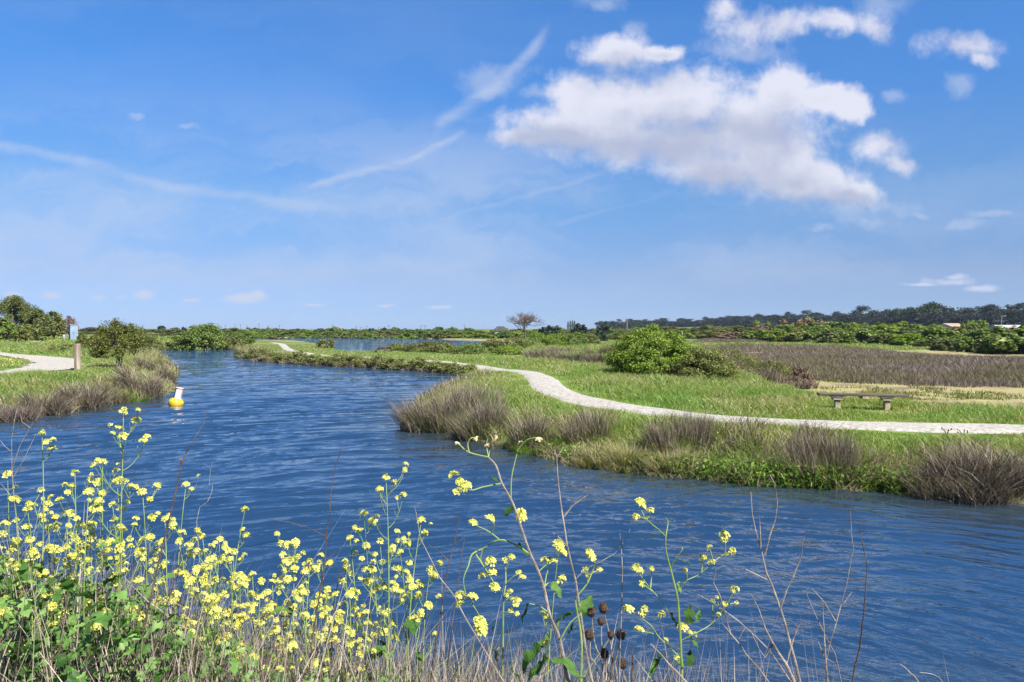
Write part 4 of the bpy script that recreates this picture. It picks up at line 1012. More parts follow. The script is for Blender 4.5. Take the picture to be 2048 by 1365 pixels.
# driftwood at the lagoon corner
p = at(760, 706)
s = p.y / F; m = MB()
m.tube([(-12 * s, 0, -.1), (-6 * s, 0, 6 * s), (6 * s, .2, 12 * s), (16 * s, .3, 11 * s)], .16, .07, 7); m.tube([(-4 * s, 0, 7 * s), (2 * s, -.2, 15 * s)], .09, .04, 6); m.tube([(4 * s, .1, 11 * s), (14 * s, -.2, 6 * s), (22 * s, 0, 2 * s)], .09, .05, 6); m.tube([(-18 * s, .1, -.1), (-16 * s, .1, 7 * s)], .09, .05, 6)
o = m.build('driftwood', MAT['dark_stem'], smooth=True); o.location = p; tag(o, 'dark dead branch sticking up at the lagoon corner', 'driftwood')

# ------------------------------------------------------------------ bench
MAT['old_wood'] = noise_mat('weathered grey wood', [(.035, .028, .021), (.085, .068, .05), (.15, .122, .092)], 5, .85, .6, 22, stretch=(.25, 3, 3))
MAT['post_wood'] = noise_mat('brown wooden post', [(.16, .12, .09), (.27, .21, .165), (.36, .29, .23)], 4, .85, .5, 20, stretch=(3, 3, .3))
MAT['leg_wood'] = noise_mat('weathered support', [(.20, .15, .10), (.36, .29, .20), (.48, .40, .30)], 7, .9, .6, 26)
a = at(1674, 819); b = at(1773, 821.5)
d = (b - a); d.z = 0; L = d.length; rz = math.atan2(d.y, d.x); mid_ = (a + b) / 2
t = thing('bench', (mid_.x, mid_.y, min(a.z, b.z)), 'long backless weathered wooden bench in the grass beside the path', 'bench', rz=rz)
sm = mid_.y / F; seat_z = 33 * sm; Lp = 165 * sm
for j, y in enumerate((-.088, .088)):
    m = MB(); m.box((0, y, seat_z - .031), (Lp, .165, .062), bev=.01); m.build('seat_plank', MAT['old_wood'], t)
for x in (-L / 2, L / 2):
    m = MB(); m.box((x, 0, (seat_z - .19) / 2 - .12), (.15, .17, seat_z - .19 + .24), bev=.02, taper=1); m.build('leg', MAT['leg_wood'], t)
    m = MB(); m.box((x, 0, seat_z - .145), (.27, .26, .075), bev=.015); m.box((x, 0, seat_z - .0875), (.36, .30, .028)); m.build('bracket', MAT['leg_wood'], t)
m = MB(); m.box((.05, 0, seat_z - .105), (.15, .36, .065), bev=.01); m.build('cross_batten', MAT['leg_wood'], t)

# wooden post on the left bank
p = at(155, 742); s = p.y / F
t = thing('wooden_post', p, 'short square brown wooden post beside the white gravel on the left bank', 'post', rz=R(-28))
h = 53 * s; m = MB(); m.box((0, 0, h / 2 - .1), (.24, .20, h + .2), bev=.02); m.build('shaft', MAT['post_wood'], t)
m = MB(); m.box((0, 0, h + .012), (.225, .185, .024), bev=.008); m.build('cap', MAT['leg_wood'], t)

# information board, seen almost edge on, and the grey bollard beside it
MAT['board_face'] = noise_mat('pale blue printed board', [(.15, .21, .29), (.18, .245, .33), (.22, .29, .37)], 1.6, .4, 0, pos=[.35, .5, .6])
MAT['board_side'] = noise_mat('dark blue board frame', [(.035, .06, .14), (.06, .09, .20)], 3, .5, 0)
p = at(147, 683); s = p.y / F
t = thing('information_board', p, 'upright pale blue information board with dark blue side by the left trees', 'information board', rz=R(52))
h = 33 * s; w = 15 * s
m = MB(); m.box((0, 0, h * .5 + .04), (w, .34, h - .08), bev=.02); m.build('housing', MAT['board_side'], t)
m = MB(); m.box((0, -.177, h * .52), (w * .93, .015, h * .88)); f = m.build('panel', MAT['board_face'], t)
m = MB(); m.box((-w * .12, -.187, h * .55), (w * .10, .006, h * .03)); m.box((-w * .12, -.187, h * .49), (w * .05, .006, h * .05)); m.build('print', MAT['board_side'], f)
m = MB(); m.box((0, 0, h + .015), (w * 1.06, .38, .05), bev=.01); m.build('cap', MAT['grey_metal'], t)
p = at(128, 684); s = p.y / F
t = thing('grey_bollard', p, 'short grey bollard with a small arm left of the information board', 'bollard')
m = MB(); m.lathe([(.0, -.1), (2.4 * s, -.1), (2.4 * s, 12 * s), (2.0 * s, 14 * s), (.01, 14.6 * s)], 14, caps=False); m.build('post', MAT['grey_metal'], t, smooth=True)
m = MB(); m.tube([(1.5 * s, 0, 12.5 * s), (5 * s, 0, 13.6 * s), (9 * s, 0, 13.4 * s)], .5 * s, .45 * s, 7); m.build('arm', MAT['white_wall'], t)

# ------------------------------------------------------------------ buoy
MAT['yellow_plastic'] = noise_mat('yellow buoy plastic', [(.46, .30, .012), (.55, .38, .018)], 3, .35, .05, 40, spec=.5)
MAT['white_plastic'] = noise_mat('white buoy plastic', [(.42, .42, .42), (.52, .52, .52)], 4, .4, 0, spec=.5)
MAT['navy_band'] = noise_mat('dark navy left side', [(.03, .03, .07), (.05, .05, .11)], 4, .5, 0)
MAT['red_band'] = noise_mat('dull red marking', [(.32, .06, .05), (.42, .10, .08)], 4, .5, 0)
p = plane(351, 811, 0); s = p.y / F
t = thing('yellow_buoy', (p.x, p.y, 0), 'small yellow buoy with a white tilted cylinder floating by the left bank', 'buoy'); t.rotation_euler = (R(-4), R(13), 0)
r = 14.5 * s
m = MB(); m.lathe([(.02, -.22), (r * .55, -.16), (r * .86, -.04), (r * .98, .06), (r, .12), (r * .97, .17), (r * .66, .25), (r * .58, .265), (.02, .27)], 28, caps=False); m.build('float', MAT['yellow_plastic'], t, smooth=True)
rc = 7.6 * s; z0, z1 = .262, 36 * s
m = MB(); m.lathe([(.0, z0), (rc, z0), (rc, z1 - .02), (rc * .95, z1), (.001, z1 + .004)], 28, caps=False); c = m.build('top_cylinder', MAT['white_plastic'], t, smooth=False)
def band(a0, a1, za, zb, off):
    m = MB(); k = 8
    vs = [((rc + off) * math.cos(a0 + (a1 - a0) * i / k), (rc + off) * math.sin(a0 + (a1 - a0) * i / k), z) for z in (za, zb) for i in range(k + 1)]
    m.add(vs, [(i, i + 1, k + 2 + i, k + 1 + i) for i in range(k)]); return m
band(R(188), R(246), z0 + .01, z1 - .03, .003).build('navy_stripe', MAT['navy_band'], c)  # darker navy down the left side of the cylinder
band(R(336), R(350), z0 + .10, z1 - .03, .003).build('red_stripe', MAT['red_band'], c)
m = MB(); m.lathe([(rc + .004, z1 - .045), (rc + .012, z1 - .035), (rc + .012, z1 - .02), (rc + .004, z1 - .01)], 28, caps=False); m.build('rim', MAT['red_band'], c)
# ================================================================== the near bank in front of the camera
rf = random.Random(5); gf = np.random.default_rng(5)

def vary_leaf(seed, L=1.0, lobes=3):
    """a broad lobed leaf along +X, unit length, folded along its midrib and drooping"""
    rn = random.Random(seed); n = 12; vs = []; fs = []
    droop = rn.uniform(.15, .5); fold = rn.uniform(.1, .3); tw = rn.uniform(-.25, .25)
    for i in range(n):
        t = i / (n - 1)
        w = (.30 * math.sin(math.pi * min(1, t * .86 + .12)) ** .8 * (1 + .5 * math.sin(t * 6.28 * lobes + rn.uniform(-.3, .3)) * (1 - t * .6))) * (1 if 0 < t < 1 else .08)
        w = max(w, .012); z = -droop * t * t + .06 * math.sin(t * 9 + seed); y0 = tw * t * t * .5
        for s in (-1, -.5, 0, .5, 1):
            vs.append((t - .03 * abs(s) * (1 - t), y0 + w * s * rn.uniform(.9, 1.1), z + fold * abs(s) * w + .02 * math.sin(7 * t + 5 * s)))
    for i in range(n - 1):
        for j in range(4): fs.append((i * 5 + j, i * 5 + j + 1, (i + 1) * 5 + j + 1, (i + 1) * 5 + j))
    return vs, fs

def leaf_mesh(seed, mat, lobes=3):
    m = MB(); v, f = vary_leaf(seed, lobes=lobes); m.add(v, f); return m.mesh('leaf', mat, True)
def leafblade_mat(name, cols, dry=False):
    m, nt, N, Lk = new_mat(name)
    oi = N.new('ShaderNodeObjectInfo'); tc = N.new('ShaderNodeTexCoord')
    r = ramp(N, cols); Lk.new(oi.outputs['Random'], r.inputs[0])
    nz = N.new('ShaderNodeTexNoise'); nz.inputs['Scale'].default_value = 6; nz.inputs['Detail'].default_value = 5; Lk.new(tc.outputs['Object'], nz.inputs['Vector'])
    mx = N.new('ShaderNodeMix'); mx.data_type = 'RGBA'; mx.blend_type = 'MULTIPLY'; mx.inputs[0].default_value = .6
    r2 = ramp(N, [(.55, .55, .5), (1.15, 1.15, 1.1)], [.35, .65]); Lk.new(nz.outputs[0], r2.inputs[0]); Lk.new(r.outputs[0], mx.inputs[6]); Lk.new(r2.outputs[0], mx.inputs[7])
    p = N.new('ShaderNodeBsdfPrincipled'); p.inputs['Roughness'].default_value = .55; p.inputs['Specular IOR Level'].default_value = .22; Lk.new(mx.outputs[2], p.inputs['Base Color'])
    n2 = N.new('ShaderNodeTexNoise'); n2.inputs['Scale'].default_value = 18; Lk.new(tc.outputs['Object'], n2.inputs['Vector'])
    b = N.new('ShaderNodeBump'); b.inputs['Strength'].default_value = .5; b.inputs['Distance'].default_value = .01; Lk.new(n2.outputs[0], b.inputs['Height']); Lk.new(b.outputs[0], p.inputs['Normal'])
    t = N.new('ShaderNodeBsdfTranslucent'); h = N.new('ShaderNodeMix'); h.data_type = 'RGBA'; h.blend_type = 'MULTIPLY'; h.inputs[0].default_value = 1; h.inputs[7].default_value = (1.3, 1.25, .55, 1); Lk.new(mx.outputs[2], h.inputs[6]); Lk.new(h.outputs[2], t.inputs[0])
    x = N.new('ShaderNodeMixShader'); x.inputs[0].default_value = .34; Lk.new(p.outputs[0], x.inputs[1]); Lk.new(t.outputs[0], x.inputs[2])
    o = N.new('ShaderNodeOutputMaterial'); Lk.new(x.outputs[0], o.inputs[0]); return m
MAT['blade_leaf'] = leafblade_mat('broad mustard leaf blade', [(.02, .06, .012), (.045, .11, .02), (.09, .19, .04), (.16, .28, .08)])
LEAVES = [leaf_mesh(i, MAT['blade_leaf'], [2, 3, 2.5, 1.5][i % 4]) for i in range(7)]

def flower_head_mesh(seed, r=.011, long=1.0, n=12):
    """dome of small four petalled flowers round a knot of buds"""
    rn = random.Random(seed); m = MB()
    for k in range(n):
        if k == 0: d = Vector((0, 0, 1))
        else:
            el = rn.uniform(-.15, .95); a = k * 2.4 + rn.uniform(-.4, .4); c = math.sqrt(max(0, 1 - el * el)); d = Vector((c * math.cos(a), c * math.sin(a), el))
        c0 = Vector((d.x * r * rn.uniform(.65, 1.0), d.y * r * rn.uniform(.65, 1.0), d.z * r * .8 * long))
        nn = (d + Vector((0, 0, .5)) + Vector((rn.uniform(-.35, .35), rn.uniform(-.35, .35), 0))).normalized()
        t = nn.orthogonal().normalized(); a0 = rn.uniform(0, 6.28); t = Quaternion(nn, a0) @ t; b = nn.cross(t)
        q = rn.uniform(.0044, .0064)
        for j in range(4):
            u = t * math.cos(j * math.pi / 2) + b * math.sin(j * math.pi / 2); w = nn.cross(u); up = nn * q * rn.uniform(.05, .45)
            m.add([c0 + u * q * .12, c0 + u * q * .75 + w * q * .48 + up * .6, c0 + u * q * 1.25 + up, c0 + u * q * .75 - w * q * .48 + up * .6], [(0, 1, 2, 3)], 0)
    for k in range(9):
        a = rn.uniform(0, 6.28); rr = rn.uniform(0, .55) * r; c0 = Vector((math.cos(a) * rr, math.sin(a) * rr, r * .75 * long + rn.uniform(-.002, .002))); s = .0022
        m.add([c0 + Vector((s, 0, 0)), c0 + Vector((-s * .5, s * .87, 0)), c0 + Vector((-s * .5, -s * .87, 0)), c0 + Vector((0, 0, s * 2))], [(0, 1, 3), (1, 2, 3), (2, 0, 3)], 1)
    return m.mesh('flower_head', [MAT['petal'], MAT['bud']])
HEADS = [flower_head_mesh(900 + i, .0117 if i < 6 else .0095, [1, 1.1, 1, 1.25, .9, 1, 1, 1.5, 1.2][i], [20, 23, 19, 25, 21, 18, 12, 26, 13][i]) for i in range(9)]

def add_head(root, P, base, size=1.0, tilt=None, v=None):
    o = link('flower_head', HEADS[v] if v is not None else rf.choice(HEADS), root, P - base)
    q = (tilt or Vector((rf.gauss(0, .35), rf.gauss(0, .35), 1))).normalized().to_track_quat('Z', 'Y')
    o.rotation_mode = 'QUATERNION'; o.rotation_quaternion = q @ Quaternion((0, 0, 1), rf.uniform(0, 6.28)); o.scale = (size,) * 3
    return o
def add_leaf(root, P, base, size, a=None, pitch=None, mesh=None):
    o = link('leaf', mesh or rf.choice(LEAVES), root, P - base)
    o.rotation_euler = (rf.uniform(-.5, .5), pitch if pitch is not None else rf.uniform(-.5, .5), a if a is not None else rf.uniform(0, 6.28)); o.scale = (size, size * rf.uniform(.75, 1.1), size)
    return o

def bez(a, c, b, n=7): return [a * (1 - t) ** 2 + c * 2 * t * (1 - t) + b * t * t for t in [i / (n - 1) for i in range(n)]]

def mustard(tpx, tpy, Y, basepx, heads, spread, label, group, nleaf=4, lsize=.08, thick=.0032, dense=1.0):
    T = deep(tpx, tpy, Y); bx = px2x(basepx, Y * .97); by = Y * .97; B = Vector((bx, by, hz(bx, by)))
    root = thing('mustard_plant', B, label, 'mustard plant', group)
    m = MB(); hgt = T.z - B.z
    C = Vector((B.x * .75 + T.x * .25 + rf.uniform(-.04, .04), (B.y + T.y) / 2 + rf.uniform(-.05, .05), B.z + hgt * .55))
    st = bez(B, C, T, 12); off = [p - B for p in st]
    m.tube(off, thick, .0011, 5)
    add_head(root, T, B, rf.uniform(.9, 1.15)); nh = 1
    heads = int(heads * 1.35); br = max(3, int(heads / 2.1))
    for i in range(br):
        f = 1 - (.06 + .50 * dense * ((i + rf.random()) / br) ** 1.15)
        k = f * 11; j = int(k); P = st[j] + (st[min(j + 1, 11)] - st[j]) * (k - j)
        a = i * 2.4 + rf.uniform(-.5, .5); L = spread * (.25 + .75 * (1 - f) / .55) * rf.uniform(.6, 1.1)
        E = P + Vector((math.cos(a) * L, math.sin(a) * L * .7, L * rf.uniform(.7, 1.5) + .015))
        if E.z > T.z - .01: E.z = T.z - rf.uniform(.01, .05)
        c = P + Vector((math.cos(a) * L * .65, math.sin(a) * L * .45, L * .25))
        bz = bez(P, c, E, 7); m.tube([p - B for p in bz], .0014, .0007, 4, cap=False)
        add_head(root, E, B, rf.uniform(.7, 1.2)); nh += 1
        for s in range(rf.choice([0, 1, 1, 2])):
            q = bz[rf.choice([3, 4, 5])]; a2 = a + rf.choice([-1, 1]) * rf.uniform(.5, 1.2); l2 = rf.uniform(.02, .05) * (1 + spread * 3)
            e2 = q + Vector((math.cos(a2) * l2 * .7, math.sin(a2) * l2 * .5, l2))
            m.tube([p - B for p in bez(q, q + Vector((math.cos(a2) * l2 * .5, 0, l2 * .3)), e2, 5)], .0010, .0006, 4, cap=False)
            if nh < heads * 1.35: add_head(root, e2, B, rf.uniform(.5, 1.0)); nh += 1
        # slim upright pods along the branch
        for s in range(4):
            q = bz[rf.choice([2, 3, 4, 5])]; a2 = rf.uniform(0, 6.28)
            m.tube([q - B, q - B + Vector((math.cos(a2) * .006, math.sin(a2) * .006, .008)), q - B + Vector((math.cos(a2) * .009, math.sin(a2) * .009, .022))], .0007, .0005, 3, cap=False)
    m.build('stem', MAT['green_stem'], root)
    for i in range(nleaf):
        k = rf.uniform(.25, .72) * 11; j = int(k); P = st[j]
        add_leaf(root, P, B, lsize * rf.uniform(.5, 1.2))
    return root

GM = 'yellow mustard plants on the near bank'
SH = 'yellow flowering mustard plant in the dense stand on the near bank'
# (top px, top py, distance, base px, heads, spread m, label)
PL = [(247, 824, 2.15, 205, 20, .13, 'tallest yellow mustard plant, rising far above the left stand', 12, .07),
      (84, 868, 2.3, 40, 5, .10, 'sparse tall mustard stem bending at the left edge', 3, .08),
      (150, 948, 2.2, 150, 15, .12, 'dense headed mustard plant just left of the tallest one', 5, .10),
      (772, 956, 2.35, 765, 17, .11, 'tall slender mustard plant standing above the middle of the stand', 4, .08),
      (843, 1042, 2.45, 815, 8, .08, 'short mustard plant right of the tall slender one', 3, .07),
      (590, 1086, 2.4, 585, 13, .09, 'bushy mustard plant between the two dark dead stems', 3, .07),
      (490, 1020, 2.5, 455, 6, .07, 'thin mustard stem with two high heads left of the long dark stem', 2, .07),
      (1118, 1092, 2.1, 1085, 4, .05, 'small mustard sprig just right of the withered mustard stalk', 2, .06)]
for a in PL: mustard(a[0], a[1], a[2], a[3], a[4], a[5], a[6], GM, a[7], a[8])
SHARED = [(30, 1000, 2.1, 20, 9, .10), (95, 1010, 2.4, 90, 9, .10), (205, 925, 2.4, 200, 12, .10), (178, 985, 2.1, 185, 10, .10), (285, 985, 2.3, 270, 9, .10), (372, 970, 2.5, 345, 9, .09), (330, 1040, 2.3, 320, 9, .09),
          (405, 1075, 2.45, 420, 12, .09), (440, 1080, 2.6, 450, 11, .09), (468, 1105, 2.3, 470, 12, .09), (390, 1140, 2.2, 400, 10, .08), (430, 1160, 2.5, 430, 10, .08), (505, 1150, 2.4, 500, 11, .08),
          (545, 1165, 2.6, 545, 10, .08), (565, 1110, 2.55, 560, 9, .08), (620, 1125, 2.4, 615, 10, .07), (642, 1112, 2.6, 635, 9, .07), (605, 1185, 2.3, 610, 10, .08), (655, 1180, 2.5, 655, 9, .07),
          (700, 1078, 2.55, 712, 9, .07), (728, 1030, 2.45, 742, 9, .07), (800, 1105, 2.5, 800, 9, .07), (745, 1140, 2.4, 745, 9, .08), (700, 1190, 2.3, 705, 8, .07), (790, 1180, 2.4, 790, 8, .07),
          (60, 1080, 2.0, 60, 9, .09), (110, 1100, 2.3, 120, 9, .09), (150, 1080, 2.5, 160, 9, .08), (245, 1060, 2.2, 245, 9, .10), (15, 950, 2.5, 5, 7, .09), (250, 1130, 2.5, 250, 7, .08), (310, 1120, 2.6, 305, 7, .08),
          (455, 1230, 2.3, 450, 8, .07), (530, 1235, 2.4, 525, 8, .07), (590, 1250, 2.5, 590, 7, .07), (650, 1260, 2.3, 650, 6, .06), (735, 1250, 2.35, 735, 6, .07), (860, 1140, 2.4, 850, 7, .06), (5, 1070, 2.2, 0, 8, .08), (-40, 980, 2.2, -50, 8, .1), (358, 1085, 2.40, 365, 10, 0.08), (420, 1120, 2.30, 415, 11, 0.08), (480, 1150, 2.60, 485, 11, 0.08), (350, 1190, 2.30, 350, 8, 0.08), (520, 1195, 2.30, 520, 10, 0.08), (575, 1205, 2.60, 575, 9, 0.07), (635, 1205, 2.40, 630, 9, 0.07), (415, 1200, 2.40, 415, 9, 0.08), (690, 1125, 2.60, 690, 9, 0.07), (760, 1085, 2.60, 765, 9, 0.07), (680, 1235, 2.50, 680, 7, 0.07), (820, 1160, 2.50, 825, 7, 0.07), (130, 1030, 2.30, 135, 10, 0.10), (225, 1010, 2.30, 225, 11, 0.09), (55, 1020, 2.30, 50, 9, 0.10), (180, 1060, 2.20, 185, 9, 0.09), (300, 1075, 2.40, 300, 9, 0.09), (20, 1130, 2.00, 15, 6, 0.08), (100, 1160, 2.10, 100, 6, 0.08), (560, 1280, 2.20, 560, 6, 0.06), (480, 1290, 2.20, 480, 6, 0.06), (700, 1290, 2.20, 700, 5, 0.06)]
for a in SHARED: mustard(*a, SH, GM, rf.choice([2, 3, 4]) if a[0] > 330 else rf.choice([6, 7, 8]), .045 if a[0] > 330 else .062, .0022)

# ---- plants traced stem by stem on the right of the stand -----------------------------------------
def poly(pts, Y, lean=0.0, jit=.012):
    """px points -> points round distance Y; each joint also moves a little nearer or farther"""
    n = len(pts); out = []
    d = rf.uniform(-lean, lean)
    for i, (x, y) in enumerate(pts):
        d += rf.uniform(-jit, jit); out.append(deep(x, y, Y + d))
    return out
def smooth3(P, k=4):
    return [Vector(p) for p in smooth_line([tuple(p) for p in P], k)]

def crop(o, s): return lambda L: [(o[0] + x / s, o[1] + y / s) for x, y in L]
c1 = crop((850, 840), 2.6)
def withered_mustard():
    Y = 1.75
    main = poly(c1([(760, 1500), (735, 1330), (700, 1140), (650, 1020), (620, 880), (590, 790), (545, 690), (500, 560), (455, 430), (400, 330), (370, 240), (330, 195)]), Y)
    B = Vector((main[0].x, main[0].y, hz(main[0].x, main[0].y)))
    root = thing('mustard_plant', B, 'tall leaning mustard stalk with curled withered tips, standing clear of the stand', 'mustard plant')
    m = MB(); pts = smooth3([B] + main); m.tube([p - B for p in pts], .0046, .0018, 6)
    m.build('stem', MAT['dry_stem'], root)
    g = MB()
    def br(L, r0=.0017, r1=.0009, start=None):
        P = poly(c1(L), Y)
        if start is not None: P[0] = start
        P = smooth3(P); g.tube([p - B for p in P], r0, r1, 5, cap=False); return P
    tips = []
    for L in ([(330, 195), (230, 170), (180, 130), (165, 115)], [(330, 195), (320, 130), (330, 80), (355, 50), (372, 85)], [(230, 170), (222, 125), (240, 95), (262, 95)], [(447, 410), (450, 300), (480, 170), (497, 118)], [(480, 160), (530, 105), (590, 92)]):
        tips.append(br(L)[-1])
    tips.append(br([(330, 195), (335, 160), (330, 130)])[-1])
    d1 = br([(545, 700), (470, 650), (385, 625), (300, 670), (245, 700), (225, 760), (200, 830), (215, 910), (260, 980), (290, 1030)], .0022, .0012)
    heads = []
    for L, hs in [([(385, 622), (330, 580), (262, 548)], [(248, 540)]), ([(345, 590), (360, 545), (340, 522)], [(335, 518)]), ([(300, 670), (290, 735), (330, 760)], [(342, 740), (300, 815)]), ([(265, 700), (330, 800), (360, 850)], [(362, 870), (350, 795)]),
                  ([(215, 910), (190, 930), (180, 930)], [(183, 918), (185, 960)]), ([(250, 960), (248, 930), (245, 925)], [(245, 925)]), ([(545, 700), (500, 560), (497, 500)], [(498, 487), (503, 512)]), ([(620, 880), (640, 780), (700, 705)], [(692, 655), (710, 695)]),
                  ([(400, 330), (300, 350), (235, 365), (180, 320)], [(148, 290), (182, 325), (215, 345), (163, 380), (196, 358)]), ([(590, 790), (640, 745), (655, 735)], [(620, 735), (660, 742)]),
                  ([(705, 1140), (760, 1050), (830, 1000)], []), ([(640, 1000), (590, 968), (535, 955)], []), ([(620, 870), (640, 850), (665, 850)], [])]:
        P = br(L)
        for h in hs: heads.append((deep(*c1([h])[0], Y + rf.uniform(-.01, .01)), P[-1]))
    g.build('branches', MAT['green_stem'], root)
    for T in tips:
        w = MB()
        for k in range(5):
            d = Vector((rf.uniform(-1, 1), rf.uniform(-1, 1), rf.uniform(-1.4, .3))).normalized() * rf.uniform(.006, .013)
            w.tube([T - B, T - B + d * .5, T - B + d], [.0016, .0034, .0008], n=5)
        w.build('withered_tip', MAT['withered'], root)
    for P, e in heads: add_head(root, P, B, rf.uniform(.8, 1.1), v=rf.choice([0, 1, 2, 4]))
    for k in range(3): add_head(root, deep(*c1([(285 + 5 * k, 1055 + 24 * k)])[0], Y), B, 1.15, v=3)
    for (x, y), sz, a, pt in [((425, 500), .036, 1.0, -1.0), ((480, 655), .038, .2, .5), ((655, 850), .042, -.2, .7), ((545, 960), .045, 3.6, .9), ((600, 1180), .07, 3.4, .6), ((660, 1240), .085, -.25, .25), ((820, 1005), .05, .9, -.9), ((465, 610), .03, 0, 0), ((345, 305), .02, 0, .1), ((720, 1010), .035, 2.6, .8), ((640, 1250), .075, 3.0, .7)]:
        add_leaf(root, deep(*c1([(x, y)])[0], Y), B, sz, a, pt)
withered_mustard()

c2 = crop((1100, 900), 2.936)
def open_mustard(label, trunk, sides, heads, leaves, Y, cr=c2):
    main = poly(cr(trunk), Y); B = Vector((main[0].x, main[0].y, hz(main[0].x, main[0].y)))
    root = thing('mustard_plant', B, label, 'mustard plant'); g = MB()
    g.tube([p - B for p in smooth3([B] + main)], .0034, .0014, 6)
    for L in sides: g.tube([p - B for p in smooth3(poly(cr(L), Y))], .0016, .0008, 5, cap=False)
    g.build('stem', MAT['green_stem'], root)
    for x, y, s in heads: add_head(root, deep(*cr([(x, y)])[0], Y + rf.uniform(-.015, .015)), B, s)
    for x, y, s, a, pt in leaves: add_leaf(root, deep(*cr([(x, y)])[0], Y), B, s, a, pt)
open_mustard('open branched mustard plant with scattered heads among bare twigs', [(775, 1450), (770, 1200), (755, 950), (745, 850), (705, 690), (680, 590), (680, 510), (692, 430), (680, 400)],
    [[(683, 512), (640, 470), (590, 430), (560, 400), (535, 350)], [(565, 410), (530, 395), (505, 395)], [(570, 410), (585, 380), (592, 355)], [(710, 690), (735, 640), (775, 590), (775, 570)], [(755, 830), (800, 770), (870, 735), (950, 670), (1010, 620), (1060, 600)], [(960, 665), (950, 620), (938, 580)], [(1025, 610), (1030, 560), (1022, 500)], [(890, 720), (895, 680), (900, 640)], [(800, 770), (805, 740), (795, 710)],
     [(750, 1030), (690, 940), (630, 860), (570, 790), (515, 710)], [(590, 810), (595, 760), (598, 705)], [(600, 830), (560, 800), (535, 780)], [(765, 1220), (640, 1100), (600, 1040), (540, 990), (490, 955), (450, 945)], [(535, 985), (545, 960), (555, 940)], [(610, 1080), (560, 1070), (520, 1060)], [(640, 1010), (650, 985), (655, 970)], [(770, 1120), (860, 1075), (950, 1020), (1020, 930), (1085, 830)], [(960, 1010), (955, 950), (955, 890)], [(1010, 940), (1050, 910), (1090, 898)], [(1000, 950), (985, 900), (980, 870)]],
    [(528, 310, 1.1), (540, 335, .9), (505, 393, .7), (592, 355, .7), (556, 400, .5), (510, 698, 1.1), (528, 712, .8), (598, 703, .6), (535, 785, .7), (795, 708, .5), (900, 640, .8), (938, 580, .8), (950, 668, .9), (1020, 500, 1.0), (1022, 525, .9), (1068, 597, .8), (1045, 610, .6), (455, 940, 1.1), (555, 940, .8), (540, 965, .7), (520, 1060, 1.0), (655, 970, .8), (778, 1048, 1.1), (820, 1075, .6), (850, 1085, .5), (1085, 822, .9), (1025, 905, .7), (955, 888, .6), (1095, 898, .5), (990, 968, .5), (980, 870, .5), (678, 1120, .6), (745, 1225, .7)],
    [(700, 960, .04, 0, .9), (745, 780, .03, -.4, .9), (605, 505, .028, .5, -.4), (770, 652, .03, 0, 0), (815, 1020, .045, 1.3, -1.3), (868, 1010, .03, 1.4, -1.3), (670, 1210, .05, 3.3, .5), (640, 1230, .055, 2.8, .9), (730, 1245, .04, .1, .2), (820, 1110, .04, .2, .7), (820, 1270, .04, 1.2, -1.0)], 1.9)
open_mustard('thin mustard sprig climbing beside the tall pale dead stem above the teasels', [(180, 1450), (185, 1120), (150, 900), (160, 860), (215, 790), (255, 700), (262, 660)], [[(215, 790), (220, 750), (205, 705)], [(250, 720), (275, 712), (290, 708)], [(225, 780), (228, 760), (222, 735)]],
    [(235, 615, 1.15), (245, 640, 1.0), (205, 702, .8), (222, 738, .6), (290, 708, .8)], [(75, 990, .045, 3.0, .8), (190, 975, .055, .9, -1.1), (130, 960, .04, 2.2, .3), (140, 1025, .03, 3.4, .9)], 1.95)
open_mustard('narrow mustard plant with small paired heads left of the withered stalk', [(400, 1560), (405, 1250), (408, 950), (420, 850), (418, 770), (416, 740)], [[(422, 850), (460, 815), (490, 800)], [(408, 950), (450, 920), (480, 950)], [(410, 930), (430, 910), (440, 900)], [(407, 1000), (430, 1000), (445, 995)], [(418, 790), (440, 730), (450, 715)]],
    [(414, 733, .9), (450, 715, .8), (488, 798, .8), (500, 815, .7), (515, 818, .6), (443, 897, .9), (425, 912, .6), (480, 940, .9), (470, 960, .9), (445, 995, .7), (478, 1008, .6), (455, 935, .6), (385, 1195, .5)], [(350, 1190, .05, .6, .9), (440, 1300, .05, .3, .5), (370, 1065, .028, 2.5, .7)], 2.2, c1)

# ---- bare dead stems, each traced --------------------------------------------------------------
c7 = crop((0, 820), 2.505); c8 = crop((500, 900), 2.935); c3 = crop((1500, 950), 3.288)
def dead_stem(label, cr, lines, Y, mat, r0=.0036, r1=.0010, group='bare dead stems on the near bank', name='dead_stem'):
    P0 = poly(cr(lines[0]), Y, jit=.008); B = Vector((P0[0].x, P0[0].y, hz(P0[0].x, P0[0].y))); r0 *= .82; r1 *= .82
    m = MB(); m.tube([p - B for p in [B] + P0], r0, r1, 6)
    root = thing(name, B, label, 'dead stem', group); m.build('stem', MAT[mat], root)
    for L in lines[1:]:
        b = MB(); b.tube([p - B for p in poly(cr(L), Y, jit=.006)], r0 * .55, r1 * .8, 5); b.build('side_twig', MAT[mat], root)
    return root
dead_stem('long dark dead stem crossing the flowers left of the middle', c8, [[(340, 1365), (370, 1080), (400, 900), (425, 760), (440, 650), (450, 480), (468, 380), (475, 250), (500, 100), (535, 0), (548, -30)], [(447, 512), (390, 480), (330, 455), (230, 425), (140, 410)], [(441, 668), (465, 635), (490, 610), (545, 570)]], 2.0, 'dark_stem')
dead_stem('dark dead stem leaning right in front of the leafy left stand', c7, [[(660, 1365), (700, 1170), (740, 1010), (810, 700), (840, 580), (870, 460), (905, 290), (930, 220), (960, 170), (1020, 70), (1035, 0)], [(908, 280), (905, 250), (900, 232)]], 1.85, 'dark_stem', .0042)
dead_stem('second dark stem low behind the leaning dark one', c7, [[(730, 1365), (800, 1100), (860, 900), (900, 780), (910, 690)]], 2.1, 'dark_stem', .003)
